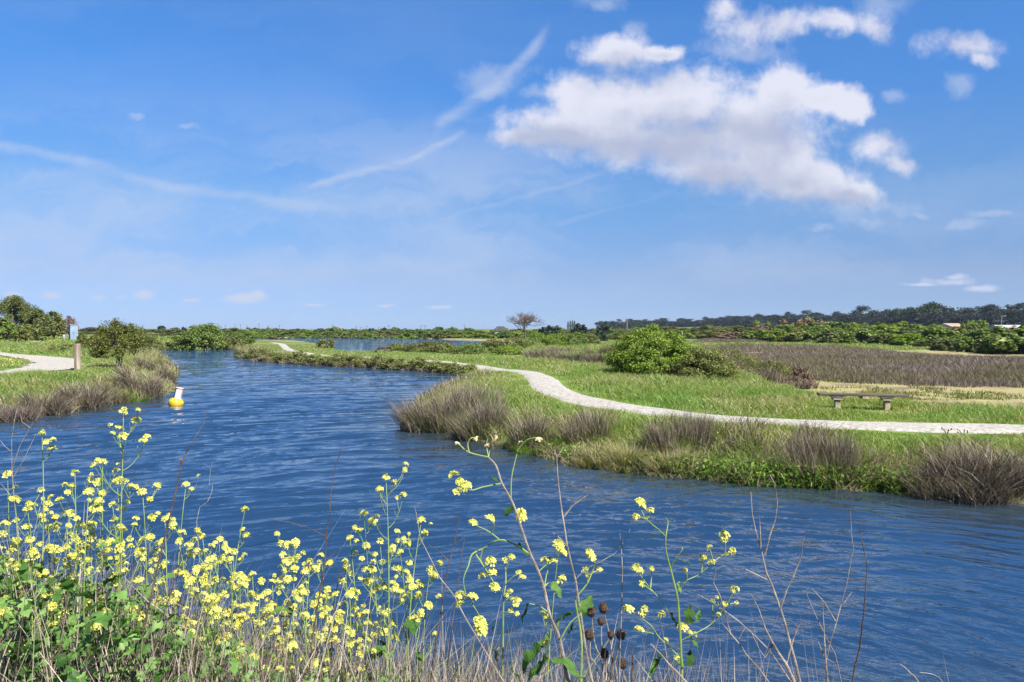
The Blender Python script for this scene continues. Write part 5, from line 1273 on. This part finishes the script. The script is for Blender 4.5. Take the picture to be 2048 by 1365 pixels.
dead_stem('stout blackish dead stem in the middle of the flowers', c8, [[(470, 1365), (480, 1150), (500, 900), (520, 740), (523, 700)]], 2.5, 'dark_stem', .0045)
dead_stem('dark dead stem forking left of the narrow mustard plant', c8, [[(1060, 1365), (1090, 1130), (1120, 950), (1160, 700), (1200, 550), (1215, 470), (1230, 380)], [(1165, 650), (1100, 590), (1050, 560)], [(1200, 550), (1240, 530), (1260, 515)]], 2.1, 'dark_stem', .003)
dead_stem('thin dark stem beside the forked one', c8, [[(1150, 1365), (1190, 1000), (1220, 800), (1245, 600), (1260, 520)], [(1215, 770), (1240, 730), (1255, 718)]], 2.2, 'dark_stem', .0024)
dead_stem('grey arching dead stem crossing low behind the withered stalk', c8, [[(1490, 1365), (1380, 1180), (1260, 980), (1200, 860), (1110, 745), (1060, 640), (1000, 520), (975, 370), (965, 335)]], 2.05, 'dry_stem', .003)
dead_stem('tall pale dead stem with a forked tip above the teasels', c2, [[(265, 1450), (240, 1330), (210, 1180), (185, 1000), (170, 900), (150, 770), (118, 640), (100, 560), (80, 420), (68, 350), (52, 220), (45, 150), (40, 40), (25, 0)], [(40, 40), (58, 18), (72, 2)], [(100, 570), (60, 520), (15, 485)], [(85, 390), (130, 330), (215, 270), (258, 195)]], 1.85, 'dry_stem', .0048)
dead_stem('grey dead stem forked beside the small round mustard head', c2, [[(405, 1450), (410, 1200), (420, 950), (425, 700), (418, 560), (410, 490)], [(150, 760), (210, 700), (300, 655), (380, 610), (420, 560), (455, 510), (470, 465)]], 1.95, 'dry_stem', .003)
dead_stem('tall branching bare stem in front of the wide open water on the right', c3, [[(340, 1420), (300, 1240), (270, 1130), (230, 980), (200, 880), (150, 740), (110, 650), (80, 520), (40, 380), (15, 260), (5, 110)], [(200, 880), (240, 760), (280, 680), (320, 580), (340, 520), (345, 450), (360, 408)], [(97, 530), (130, 400), (165, 300), (180, 200), (165, 60), (130, 0)], [(70, 470), (64, 330), (62, 265)], [(240, 1240), (285, 1080), (320, 990), (342, 945)], [(110, 690), (40, 655), (-30, 620)]], 1.8, 'dry_stem', .0046)
dead_stem('broken thick pale stem leaning left of the tall branching one', c3, [[(330, 1450), (240, 1250), (180, 1160), (140, 1090), (100, 1010), (60, 890), (5, 782)], [(150, 1110), (100, 1200), (60, 1150), (0, 1015)]], 1.7, 'dry_stem', .0052)
dead_stem('slim curved dead stem, rightmost of the tall ones', c3, [[(665, 1420), (690, 1260), (720, 1150), (740, 980), (750, 900), (760, 760), (772, 600), (755, 520), (740, 450), (725, 390), (716, 322)], [(740, 998), (725, 990), (712, 985)], [(690, 1260), (685, 1225), (676, 1205)]], 1.9, 'dark_stem', .003)
dead_stem('upright dead stem forking into a long slender tip at right', c3, [[(515, 1420), (500, 1250), (490, 1100), (484, 980), (480, 900), (475, 812)], [(500, 1230), (530, 1090), (560, 1000), (600, 850), (640, 700), (665, 560), (680, 490), (668, 400), (660, 240)], [(620, 840), (650, 800), (670, 770)], [(600, 1365), (560, 1180), (490, 1050), (420, 900), (375, 790), (375, 750)], [(500, 1205), (530, 1225), (560, 1240)], [(485, 1190), (465, 1140), (450, 1098)], [(560, 960), (490, 840), (405, 745)]], 1.85, 'dry_stem', .0034)
dead_stem('short pale arched stem at the bottom right', c3, [[(1120, 1390), (1085, 1330), (1050, 1300), (1020, 1268), (985, 1245)], [(1280, 1380), (1240, 1330), (1200, 1312), (1160, 1304), (1115, 1300)]], 1.65, 'dry_stem', .003)
dead_stem('grey stem leaning left below the open branched mustard', c2, [[(1310, 1400), (1230, 1290), (1150, 1200), (1120, 1150), (1060, 1080), (1040, 1010), (1000, 860), (960, 780), (975, 700)], [(1110, 1110), (1130, 1070), (1150, 1042)], [(1060, 1080), (1020, 1030), (1000, 1003)]], 1.9, 'dry_stem', .003)
dead_stem('long grey stem rising from lower right to the open mustard', c2, [[(1440, 1400), (1290, 1180), (1200, 1090), (1100, 1000), (1030, 950), (960, 900), (870, 850)]], 1.95, 'dry_stem', .0028)
dead_stem('stout dark broken stem at the bottom below the teasels', c2, [[(483, 1420), (484, 1300), (485, 1200), (482, 1165)]], 1.8, 'dark_stem', .0052)
dead_stem('thick pale cane lying across the bottom right of the teasels', c2, [[(830, 1400), (760, 1320), (700, 1260), (650, 1200), (590, 1138)]], 1.75, 'dry_stem', .0048)
dead_stem('bare whitish branching twig at the far left edge', c7, [[(120, 900), (95, 640), (70, 440), (60, 300), (58, 150), (75, 40), (85, 0)], [(60, 300), (100, 180), (150, 90), (210, 10)], [(58, 210), (20, 180), (0, 150)], [(65, 340), (120, 250), (180, 120)], [(75, 460), (30, 400), (0, 365)], [(70, 430), (160, 395), (290, 380)], [(150, 90), (110, 60), (100, 20)]], 2.4, 'dry_stem', .0030, .0007)
dead_stem('pale leaning stem low among the leaves left of the middle', c7, [[(960, 1110), (880, 1070), (800, 1000), (740, 960), (700, 920), (660, 880), (625, 840)], [(660, 880), (650, 920), (640, 960)], [(800, 960), (880, 970), (925, 990)]], 2.2, 'dry_stem', .0042)
dead_stem('curved pale stem arching over the bottom middle', c8, [[(620, 1365), (590, 1280), (560, 1210), (530, 1150), (505, 1130), (480, 1122)]], 1.9, 'dry_stem', .0042)
dead_stem('thin grey twig with a bent tip left of the long dark stem', c7, [[(1010, 900), (1000, 750), (985, 560), (1000, 490), (1040, 460), (1062, 410), (1066, 370), (1030, 390)], [(1048, 380), (1055, 300), (1066, 258)]], 2.4, 'dry_stem', .0018, .0006)

# ---- teasels -------------------------------------------------------------------------------------
def teasel_mesh(seed):
    rn = random.Random(seed); m = MB(); L, r = .033, .0135
    prof = [(.002, 0), (r * .7, L * .12), (r, L * .38), (r * .92, L * .65), (r * .55, L * .9), (.001, L)]
    m.lathe(prof, 12, caps=False)
    for k in range(170):
        t = rn.random(); a = rn.uniform(0, 6.28); rr = np.interp(t * L, [p[1] for p in prof], [p[0] for p in prof])
        d = Vector((math.cos(a), math.sin(a), rn.uniform(.0, .7))).normalized(); c = Vector((math.cos(a) * rr, math.sin(a) * rr, t * L)); s = Vector((-math.sin(a), math.cos(a), 0)) * .0011
        m.add([c - s, c + s, c + d * rn.uniform(.003, .006)], [(0, 1, 2)])
    for k in range(5):
        a = k * 1.25; d = Vector((math.cos(a), math.sin(a), .5)); m.tube([d * .004, d * .014, d * .022 + Vector((0, 0, .008))], .0008, .0004, 4)
    return m.mesh('seed_head', MAT['teasel'])
TM = [teasel_mesh(i) for i in range(3)]
LAB = ['teasel with the leftmost high brown seed head', 'teasel with the highest brown seed head of the group', 'teasel with a small seed head between the two highest', 'teasel with a low seed head at the left of the group', 'teasel with a seed head at the right of the group', 'teasel with the low seed head in the middle of the group', 'teasel with the lowest seed head of the group', 'teasel with a half hidden seed head behind the right one']
for i, ((hx, hy), (bx, by), sz) in enumerate([((868, 1005), (930, 1365), 1.05), ((932, 987), (975, 1365), 1.0), ((917, 1048), (955, 1365), .75), ((860, 1125), (900, 1365), 1.0), ((1012, 1125), (960, 1380), 1.0), ((935, 1222), (945, 1400), .95), ((1030, 1275), (1040, 1400), .9), ((970, 1118), (1000, 1380), .75)]):
    Y = 2.1 + .05 * (i % 3); T = deep(*c1([(hx, hy + 20)])[0], Y); bp = deep(*c1([(bx, by)])[0], Y)
    B = Vector((bp.x, Y, hz(bp.x, Y))); root = thing('teasel', B, LAB[i], 'teasel', 'dry teasels at the bottom of the view')
    m = MB(); m.tube([p - B for p in smooth3([B, bp, (bp * .4 + T * .6) + Vector((rf.uniform(-.01, .01), 0, 0)), T])], .0028, .0018, 6); m.build('stem', MAT['dry_stem'], root)
    o = link('seed_head', TM[i % 3], root, T - B); d = (T - bp).normalized(); o.rotation_mode = 'QUATERNION'; o.rotation_quaternion = d.to_track_quat('Z', 'Y'); o.scale = (sz,) * 3

# ---- thatch of dead stalks, leafy undergrowth, fine grass (stuff) ---------------------------------
def near_points(n, seed, y0=1.75, y1=3.6, bias=1.0):
    g = np.random.default_rng(seed); Y = g.uniform(y0, y1, n); px = g.uniform(-260, 2300, n)
    return px, (px - 1024) / F * Y, Y, g
TOPL = [(-300, 1080), (0, 1105), (150, 1140), (300, 1180), (450, 1225), (600, 1260), (800, 1290), (1000, 1310), (1300, 1335), (1500, 1350), (1700, 1375), (2048, 1420), (2300, 1450)]
def build_stalks():
    px, X, Y, g = near_points(20000, 21)
    keep = g.random(len(px)) < np.interp(px, [-260, 0, 300, 600, 1000, 1400, 1560, 1800, 2300], [.75, .75, .9, 1, .75, .5, .25, .06, .03])
    px, X, Y = px[keep], X[keep], Y[keep]; n = len(X); z = height(X, Y)
    top = H - (np.interp(px, [p[0] for p in TOPL], [p[1] for p in TOPL]) - 657) / F * Y
    tall = g.random(n) < .22
    zt = z + (top - z) * np.where(tall, g.uniform(.9, 1.22, n), g.uniform(.45, 1.0, n))
    h = np.maximum(zt - z, .12)
    tl = g.normal(size=(n, 2)) * np.where(tall, .22, .42)[:, None]
    start = g.uniform(0, .55, n) * h
    B = np.stack([X, Y, z + start], 1); hh = h - start
    D = np.stack([tl[:, 0] * hh, tl[:, 1] * hh, hh], 1)
    b = g.normal(size=(n, 3)) * .06 * h[:, None]
    V, Fc = blades(B, D, g.uniform(.0016, .0042, n), b, g)
    tag(link('dead_stalks', mesh_np('dead_stalks', V, [Fc], MAT['stalk'])), 'tangle of bleached dead stalks under the flowers on the near bank', kind='stuff')
build_stalks()

def build_undergrowth():
    px, X, Y, g = near_points(16000, 23, 1.7, 3.3)
    keep = g.random(len(px)) < np.interp(px, [-260, 0, 200, 330, 450, 700, 1000, 1300, 1700, 2300], [1, 1, 1, .85, .6, .45, .25, .10, .02, 0])
    px, X, Y = px[keep], X[keep], Y[keep]; n = len(X); z = height(X, Y)
    top = H - (np.interp(px, [p[0] for p in TOPL], [p[1] for p in TOPL]) + np.interp(px, [0, 300, 600], [10, 30, 75]) - 657) / F * Y
    P = np.stack([X, Y, z + (np.maximum(top - z, .1)) * g.uniform(.25, 1.0, n) ** .7], 1)
    Vs, Fs, o = [], [], 0
    shapes = [tuple(map(np.array, vary_leaf(50 + i, lobes=[2, 3, 2.5][i % 3]))) for i in range(6)]
    for i in range(n):
        v, f = shapes[i % 6]; s = (.011 + .040 * g.random() ** 2.2) * (1.1 if px[i] < 330 else .85)
        a = g.uniform(0, 6.28); pt = g.normal(0, .45) + .1; rl = g.normal(0, .5)
        Rm = np.array((Matrix.Rotation(a, 3, 'Z') @ Matrix.Rotation(pt, 3, 'Y') @ Matrix.Rotation(rl, 3, 'X')))
        Vs.append(v @ Rm.T * s + P[i]); Fs.append(f + o); o += len(v)
    tag(link('leafy_undergrowth', mesh_np('leafy_undergrowth', np.concatenate(Vs), [np.concatenate(Fs)], MAT['mleaf'], True)), 'green leafy undergrowth filling the bottom left of the near bank', kind='stuff')
    # a few withered leaves
    g2 = np.random.default_rng(29); Vs, Fs, o = [], [], 0
    for i in range(60):
        k = g2.integers(0, n)
        if px[k] > 700: continue
        v, f = shapes[i % 6]; s = g2.uniform(.02, .05); Rm = np.array((Matrix.Rotation(g2.uniform(0, 6), 3, 'Z') @ Matrix.Rotation(g2.uniform(.2, 1.3), 3, 'Y')))
        Vs.append(v @ Rm.T * s + P[k] + np.array([0, -.03, .01])); Fs.append(f + o); o += len(v)
    tag(link('withered_leaves', mesh_np('withered_leaves', np.concatenate(Vs), [np.concatenate(Fs)], MAT['dryleaf'], True)), 'withered brown leaves among the undergrowth', kind='stuff')
build_undergrowth()

def build_fine_grass():
    px, X, Y, g = near_points(12000, 27, 1.7, 4.1)
    keep = g.random(len(px)) < np.interp(px, [-260, 300, 700, 1200, 2300], [1, 1, .8, .5, .4])
    px, X, Y = px[keep], X[keep], Y[keep]; n = len(X); z = height(X, Y); h = g.uniform(.12, .42, n)
    tl = g.normal(size=(n, 2)) * .4
    V, Fc = blades(np.stack([X, Y, z - .01], 1), np.stack([tl[:, 0] * h, tl[:, 1] * h, h], 1), g.uniform(.003, .007, n), np.stack([tl[:, 0] * h, tl[:, 1] * h, -.25 * h], 1), g)
    tag(link('near_grass', mesh_np('near_grass', V, [Fc], MAT['grass'])), 'rough green grass on the near bank under the flowers', kind='stuff')
build_fine_grass()

# dark seeded thistle stems beside the far path at the right
for px, py, lab in [(1893, 872, 'small dark seeded weed at the edge of the path, left of a pair'), (1925, 874, 'small dark seeded weed at the edge of the path, right of a pair')]:
    p = at(px, py); m = MB(); s = p.y / F; rn = random.Random(px)
    for i in range(7):
        a = i * 2.4; e = Vector((math.cos(a) * 10 * s, math.sin(a) * 5 * s, rn.uniform(6, 15) * s)); m.tube([(0, 0, -.02), e * .5 + Vector((0, 0, .05)), e], .005, .003, 4)
        m.lathe([(.001, 0), (.012, .008), (.015, .02), (.008, .03), (.001, .034)], 6, M=Matrix.Translation(e), caps=False)
    o = m.build('seeded_weed', MAT['dark_stem']); o.location = p; tag(o, lab, 'weed')

# ------------------------------------------------------------------ the air
def build_haze():
    m, nt, N, Lk = new_mat('thin blue air')
    p = N.new('ShaderNodeVolumePrincipled'); p.inputs['Color'].default_value = (.62, .74, .95, 1); p.inputs['Density'].default_value = HAZE; p.inputs['Anisotropy'].default_value = .2
    o = N.new('ShaderNodeOutputMaterial'); Lk.new(p.outputs[0], o.inputs['Volume'])
    mb = MB(); mb.box((0, 1250, 17.5), (5400, 2900, 41)); h = mb.build('haze', m); tag(h, kind='stuff')
HAZE = 0.00011
build_haze()
EXPO = 1.4; SUN_E = 4.8; SKY_STR = 0.05
SKY = (0, 0.6, 0.0, 6.0, 1.0, 0.5, 1.0, 0.12 / 2 ** EXPO / SKY_STR)   # altitude, air, dust, ozone, saturation, hue, value, balance
# ------------------------------------------------------------------ daylight
SUN_AZ, SUN_EL = R(138), R(48)            # azimuth clockwise from the view direction (+Y)
SV = Vector((math.sin(SUN_AZ) * math.cos(SUN_EL), math.cos(SUN_AZ) * math.cos(SUN_EL), math.sin(SUN_EL)))
sl = bpy.data.lights.new('sun', 'SUN'); sl.energy = SUN_E; sl.angle = R(.53); sl.color = (1.0, .95, .86)
so = bpy.data.objects.new('sun', sl); COL.objects.link(so); so.rotation_euler = (-SV).to_track_quat('-Z', 'Y').to_euler(); so.location = (60, -10, 60)

def build_world():
    w = bpy.data.worlds.new('World'); S.world = w; w.use_nodes = True
    nt = w.node_tree; N = nt.nodes; Lk = nt.links; N.clear()
    def V(op, a, b=None, c=None):
        n = N.new('ShaderNodeVectorMath'); n.operation = op
        for k, v in enumerate((a, b, c)):
            if v is None: continue
            if isinstance(v, tuple): n.inputs[k].default_value = v
            elif isinstance(v, (int, float)): n.inputs['Scale'].default_value = v
            else: Lk.new(v, n.inputs[k])
        return n.outputs['Value'] if op in ('LENGTH', 'DOT_PRODUCT', 'DISTANCE') else n.outputs[0]
    def M(op, a, b=None, c=None, cl=False):
        n = N.new('ShaderNodeMath'); n.operation = op; n.use_clamp = cl
        for k, v in enumerate((a, b, c)):
            if v is None: continue
            if isinstance(v, (int, float)): n.inputs[k].default_value = v
            else: Lk.new(v, n.inputs[k])
        return n.outputs[0]
    def SS(x, a, b, lo=0.0, hi=1.0):
        n = N.new('ShaderNodeMapRange'); n.interpolation_type = 'SMOOTHSTEP'
        for k, v in ((1, a), (2, b), (3, lo), (4, hi)): n.inputs[k].default_value = v
        Lk.new(x, n.inputs[0]); return n.outputs[0]
    def NZ(vec, sc, det=5, rough=.55):
        n = N.new('ShaderNodeTexNoise'); n.noise_dimensions = '2D'; n.inputs['Scale'].default_value = sc; n.inputs['Detail'].default_value = det; n.inputs['Roughness'].default_value = rough
        Lk.new(vec, n.inputs['Vector']); return n
    def MIX(f, a, b):
        n = N.new('ShaderNodeMix'); n.data_type = 'RGBA'; n.clamp_factor = True
        if isinstance(f, (int, float)): n.inputs[0].default_value = f
        else: Lk.new(f, n.inputs[0])
        for k, v in ((6, a), (7, b)):
            if isinstance(v, tuple): n.inputs[k].default_value = (*v, 1)
            else: Lk.new(v, n.inputs[k])
        return n.outputs[2]
    sky = N.new('ShaderNodeTexSky'); sky.sky_type = 'NISHITA'; sky.sun_disc = False
    sky.sun_elevation = SUN_EL; sky.sun_rotation = SUN_AZ
    sky.altitude = SKY[0]; sky.air_density = SKY[1]; sky.dust_density = SKY[2]; sky.ozone_density = SKY[3]
    hs = N.new('ShaderNodeHueSaturation'); hs.inputs['Saturation'].default_value = SKY[4]; hs.inputs['Hue'].default_value = SKY[5]; hs.inputs['Value'].default_value = SKY[6]
    Lk.new(sky.outputs[0], hs.inputs['Color'])
        # directions: u to the right, v up, per unit forward
    tc = N.new('ShaderNodeTexCoord'); D = tc.outputs['Generated']
    sx = N.new('ShaderNodeSeparateXYZ'); Lk.new(D, sx.inputs[0])
    tn = ramp(N, [tuple(SKY[7] * c for c in q) for q in ((.50, .57, .80), (.94, .83, .86), (1.10, 1.27, 1.26), (.96, 1.57, 1.86), (1.00, 1.76, 2.15))], [.0, .07, .17, .30, .41]); Lk.new(sx.outputs[2], tn.inputs[0])
    tm = N.new('ShaderNodeMix'); tm.data_type = 'RGBA'; tm.blend_type = 'MULTIPLY'; tm.inputs[0].default_value = 1.0; Lk.new(hs.outputs[0], tm.inputs[6]); Lk.new(tn.outputs[0], tm.inputs[7]); col = tm.outputs[2]
    fw = M('MAXIMUM', sx.outputs[1], .02)
    u = M('DIVIDE', sx.outputs[0], fw); v = M('DIVIDE', sx.outputs[2], fw)
    front = SS(sx.outputs[1], .05, .25)
    uv = N.new('ShaderNodeCombineXYZ'); Lk.new(u, uv.inputs[0]); Lk.new(v, uv.inputs[1]); P0 = uv.outputs[0]
    def e(x, y): return ((x - 1024) / F, (657 - y) / F, 0)
    # warped coordinates give ragged edges
    w1 = NZ(P0, 7, 4, .6); w2 = NZ(P0, 30, 4, .6)
    wv = V('ADD', V('MULTIPLY', V('SUBTRACT', w1.outputs['Color'], (.5, .5, .5)), (.055, .040, 0)), V('MULTIPLY', V('SUBTRACT', w2.outputs['Color'], (.5, .5, .5)), (.016, .014, 0)))
    P = V('ADD', P0, wv)
    def field(Pt, blobs, k=.35):
        acc = None
        for cx, cy, rx, ry in blobs:
            c = e(cx, cy); l = V('DISTANCE', V('MULTIPLY', Pt, (F / rx, F / ry, 0)), (c[0] * F / rx, c[1] * F / ry, 0))
            if acc is None: acc = l
            elif k:
                n = N.new('ShaderNodeMath'); n.operation = 'SMOOTH_MIN'; Lk.new(acc, n.inputs[0]); Lk.new(l, n.inputs[1]); n.inputs[2].default_value = k; acc = n.outputs[0]
            else: acc = M('MINIMUM', acc, l)
        return M('SUBTRACT', 1.0, acc)
    BIG = [(1225, 112, 78, 42), (1310, 112, 45, 18), (1150, 205, 62, 50), (1235, 225, 115, 72), (1360, 205, 100, 66), (1130, 262, 110, 52), (1050, 278, 62, 20), (1250, 285, 120, 50),
           (1380, 290, 120, 66), (1500, 262, 120, 92), (1560, 185, 66, 52), (1645, 192, 66, 32), (1700, 210, 36, 30), (1560, 330, 105, 72), (1450, 345, 120, 46), (1610, 370, 100, 52), (1690, 392, 70, 30)]
    PUFF = [(1775, 290, 62, 30), (1812, 322, 40, 26), (1500, 62, 80, 42), (1560, 50, 60, 36), (1660, 55, 60, 24), (1735, 60, 48, 26), (1450, 30, 36, 30), (1920, 95, 72, 32), (1955, 122, 36, 16)]
    WISP = [(1770, 412, 90, 24), (1690, 430, 90, 26), (1020, 275, 50, 16), (1195, 10, 60, 22), (1075, 195, 45, 18), (1910, 172, 36, 24), (1790, 188, 40, 16), (1260, 60, 32, 20), (1720, 445, 80, 22), (1640, 465, 40, 12), (1930, 448, 60, 12), (1990, 432, 60, 9), (985, 160, 70, 34),
            (1835, 425, 30, 10), (1480, 110, 110, 20), (285, 235, 28, 10), (380, 258, 22, 8), (1760, 20, 60, 40)]
    LOWC = [(283, 590, 33, 15), (235, 595, 22, 8), (196, 594, 26, 9), (100, 592, 24, 9), (30, 588, 26, 6), (490, 600, 44, 11), (515, 594, 20, 10), (630, 609, 24, 4), (385, 602, 22, 5), (775, 609, 22, 4), (880, 613, 30, 4), (1895, 562, 60, 10), (1905, 552, 32, 9), (1950, 576, 40, 8), (1845, 568, 45, 5)]
    n3 = NZ(P0, 16, 7, .6); n4 = NZ(P0, 55, 5, .6)
    nn = M('ADD', M('MULTIPLY', M('SUBTRACT', n3.outputs[0], .5), 1.15), M('MULTIPLY', M('SUBTRACT', n4.outputs[0], .5), .28))
    fb = field(P, BIG)
    GREY = [(1120, 290, 170, 34), (1300, 300, 190, 45), (1420, 380, 200, 40), (1380, 255, 120, 30), (1650, 415, 190, 30), (1240, 150, 110, 24), (1560, 265, 60, 40)]
    fg = field(P, GREY)
    fp = field(P, PUFF); fw_ = field(P, WISP, 0); fl = field(V('ADD', P0, V('MULTIPLY', wv, (.35, .3, 0))), LOWC, 0)
    soft = SS(fg, -.6, .5, .80, 1.2)
    ncore = M('MULTIPLY', nn, SS(fb, .20, .65, 1.05, .15))
    db = SS(M('DIVIDE', M('ADD', M('ADD', fb, ncore), .36), soft), 0.0, .9)
    dp = M('MULTIPLY', SS(M('ADD', fp, M('MULTIPLY', nn, 1.5)), -.30, .95), .92)
    dwp = M('MULTIPLY', SS(M('ADD', fw_, M('MULTIPLY', nn, 1.5)), -.3, .9), .42)
    dl = M('MULTIPLY', SS(M('ADD', fl, M('MULTIPLY', nn, 1.6)), -.2, .8), .95)
    # thin veil and two old vapour trails
    st = NZ(V('MULTIPLY', P0, (9, 40, 1)), 1.0, 4)
    def trail(pts, wd, amt):
        fc = N.new('ShaderNodeFloatCurve'); cv = fc.mapping.curves[0]
        xs = [p[0] for p in pts]; x0, x1 = min(xs), max(xs)
        y0 = min(p[1] for p in pts); y1 = max(p[1] for p in pts)
        nx = lambda x: (x - x0) / (x1 - x0); ny = lambda y: (y - y0) / (y1 - y0)
        P_ = [(nx(a), ny(b)) for a, b in pts]
        cv.points[0].location = P_[0]; cv.points[1].location = P_[-1]
        for q in P_[1:-1]: cv.points.new(*q)
        fc.mapping.update()
        t = N.new('ShaderNodeMapRange'); t.inputs[1].default_value = (x0 - 1024) / F; t.inputs[2].default_value = (x1 - 1024) / F; Lk.new(u, t.inputs[0])
        Lk.new(t.outputs[0], fc.inputs['Value'])
        py = M('MULTIPLY_ADD', fc.outputs[0], y1 - y0, y0)
        vv = M('DIVIDE', M('SUBTRACT', 657.0, py), F)
        dd = M('SUBTRACT', M('ADD', v, M('MULTIPLY', M('SUBTRACT', n3.outputs[0], .5), .014)), vv)
        lo = SS(dd, -wd / F, 0.0); up = SS(dd, 0.0, wd * .8 / F, 1.0, 0.0)
        endm = M('MULTIPLY', SS(t.outputs[0], 0.0, .12), SS(t.outputs[0], .86, 1.0, 1.0, 0.0))
        if x0 < 0: endm = SS(t.outputs[0], .8, 1.0, 1.0, 0.0)
        return M('MULTIPLY', M('MULTIPLY', M('MULTIPLY', lo, up), endm), M('MULTIPLY', SS(st.outputs[0], .3, .62, .45, 1.0), amt))
    tr = [trail([(-300, 240), (0, 291), (160, 322), (370, 378), (560, 402), (660, 420), (770, 442)], 20, .36),
          trail([(600, 378), (700, 352), (790, 330), (870, 298), (945, 258)], 13, .42),
          trail([(620, 372), (700, 350), (790, 326), (850, 306), (900, 280)], 30, .16),
          trail([(860, 262), (930, 215), (1000, 165), (1060, 105), (1105, 50)], 30, .46),
          trail([(880, 440), (1000, 405), (1120, 375), (1230, 335)], 9, .16),
          trail([(1100, 455), (1200, 425), (1330, 395)], 8, .15)]
    vn = NZ(V('MULTIPLY', V('ADD', P0, V('MULTIPLY', wv, (2, 2, 0))), (2.2, 11, 1)), 1.0, 6, .6)
    veil = M('MULTIPLY', M('MULTIPLY', SS(vn.outputs[0], .30, .70), SS(v, .02, .10)), M('MULTIPLY', SS(v, .17, .34, 1.0, .15), SS(u, .05, .7, .46, .14)))
    veil = M('ADD', veil, M('MULTIPLY', SS(v, .26, 0.0), .0))
    thin = M('MAXIMUM', veil, M('MAXIMUM', dwp, dl))
    for t in tr: thin = M('ADD', thin, M('MULTIPLY', t, M('SUBTRACT', 1.0, thin)))
    thin = M('MULTIPLY', thin, front)
    K = 1.0 / (SKY_STR * 2 ** EXPO)
    c1 = MIX(thin, col, tuple(K * x for x in (.60, .68, .86)))
    # cumulus: sunlit crowns, lilac grey bellies
    lit = M('ADD', M('MULTIPLY', M('MAXIMUM', fb, 0.0), -.42), M('ADD', M('MULTIPLY', fg, -.42), M('MULTIPLY', nn, .55)))
    sh = SS(lit, -.62, .30)
    ccol = MIX(sh, tuple(K * x for x in (.48, .53, .70)), tuple(K * x for x in (.80, .82, .94)))
    pcol = MIX(SS(nn, -.4, .4), tuple(K * x for x in (.60, .62, .80)), tuple(K * x for x in (.84, .86, .96)))
    c2 = MIX(M('MULTIPLY', dp, front), c1, pcol)
    c3 = MIX(M('MULTIPLY', M('MULTIPLY', db, .97), front), c2, ccol)
    bg = N.new('ShaderNodeBackground'); bg.inputs['Strength'].default_value = SKY_STR; Lk.new(c3, bg.inputs['Color'])
    o = N.new('ShaderNodeOutputWorld'); Lk.new(bg.outputs[0], o.inputs[0])
    w.cycles.sampling_method = 'MANUAL'; w.cycles.sample_map_resolution = 512
build_world()

S.render.engine = 'CYCLES'
S.view_settings.view_transform = 'Standard'; S.view_settings.look = 'None'; S.view_settings.gamma = 1.0
S.view_settings.exposure = EXPO
S.cycles.use_denoising = True
S.cycles.max_bounces = 6; S.cycles.diffuse_bounces = 3; S.cycles.glossy_bounces = 3; S.cycles.transmission_bounces = 4; S.cycles.transparent_max_bounces = 6
S.cycles.caustics_reflective = False; S.cycles.caustics_refractive = False
S.render.film_transparent = False
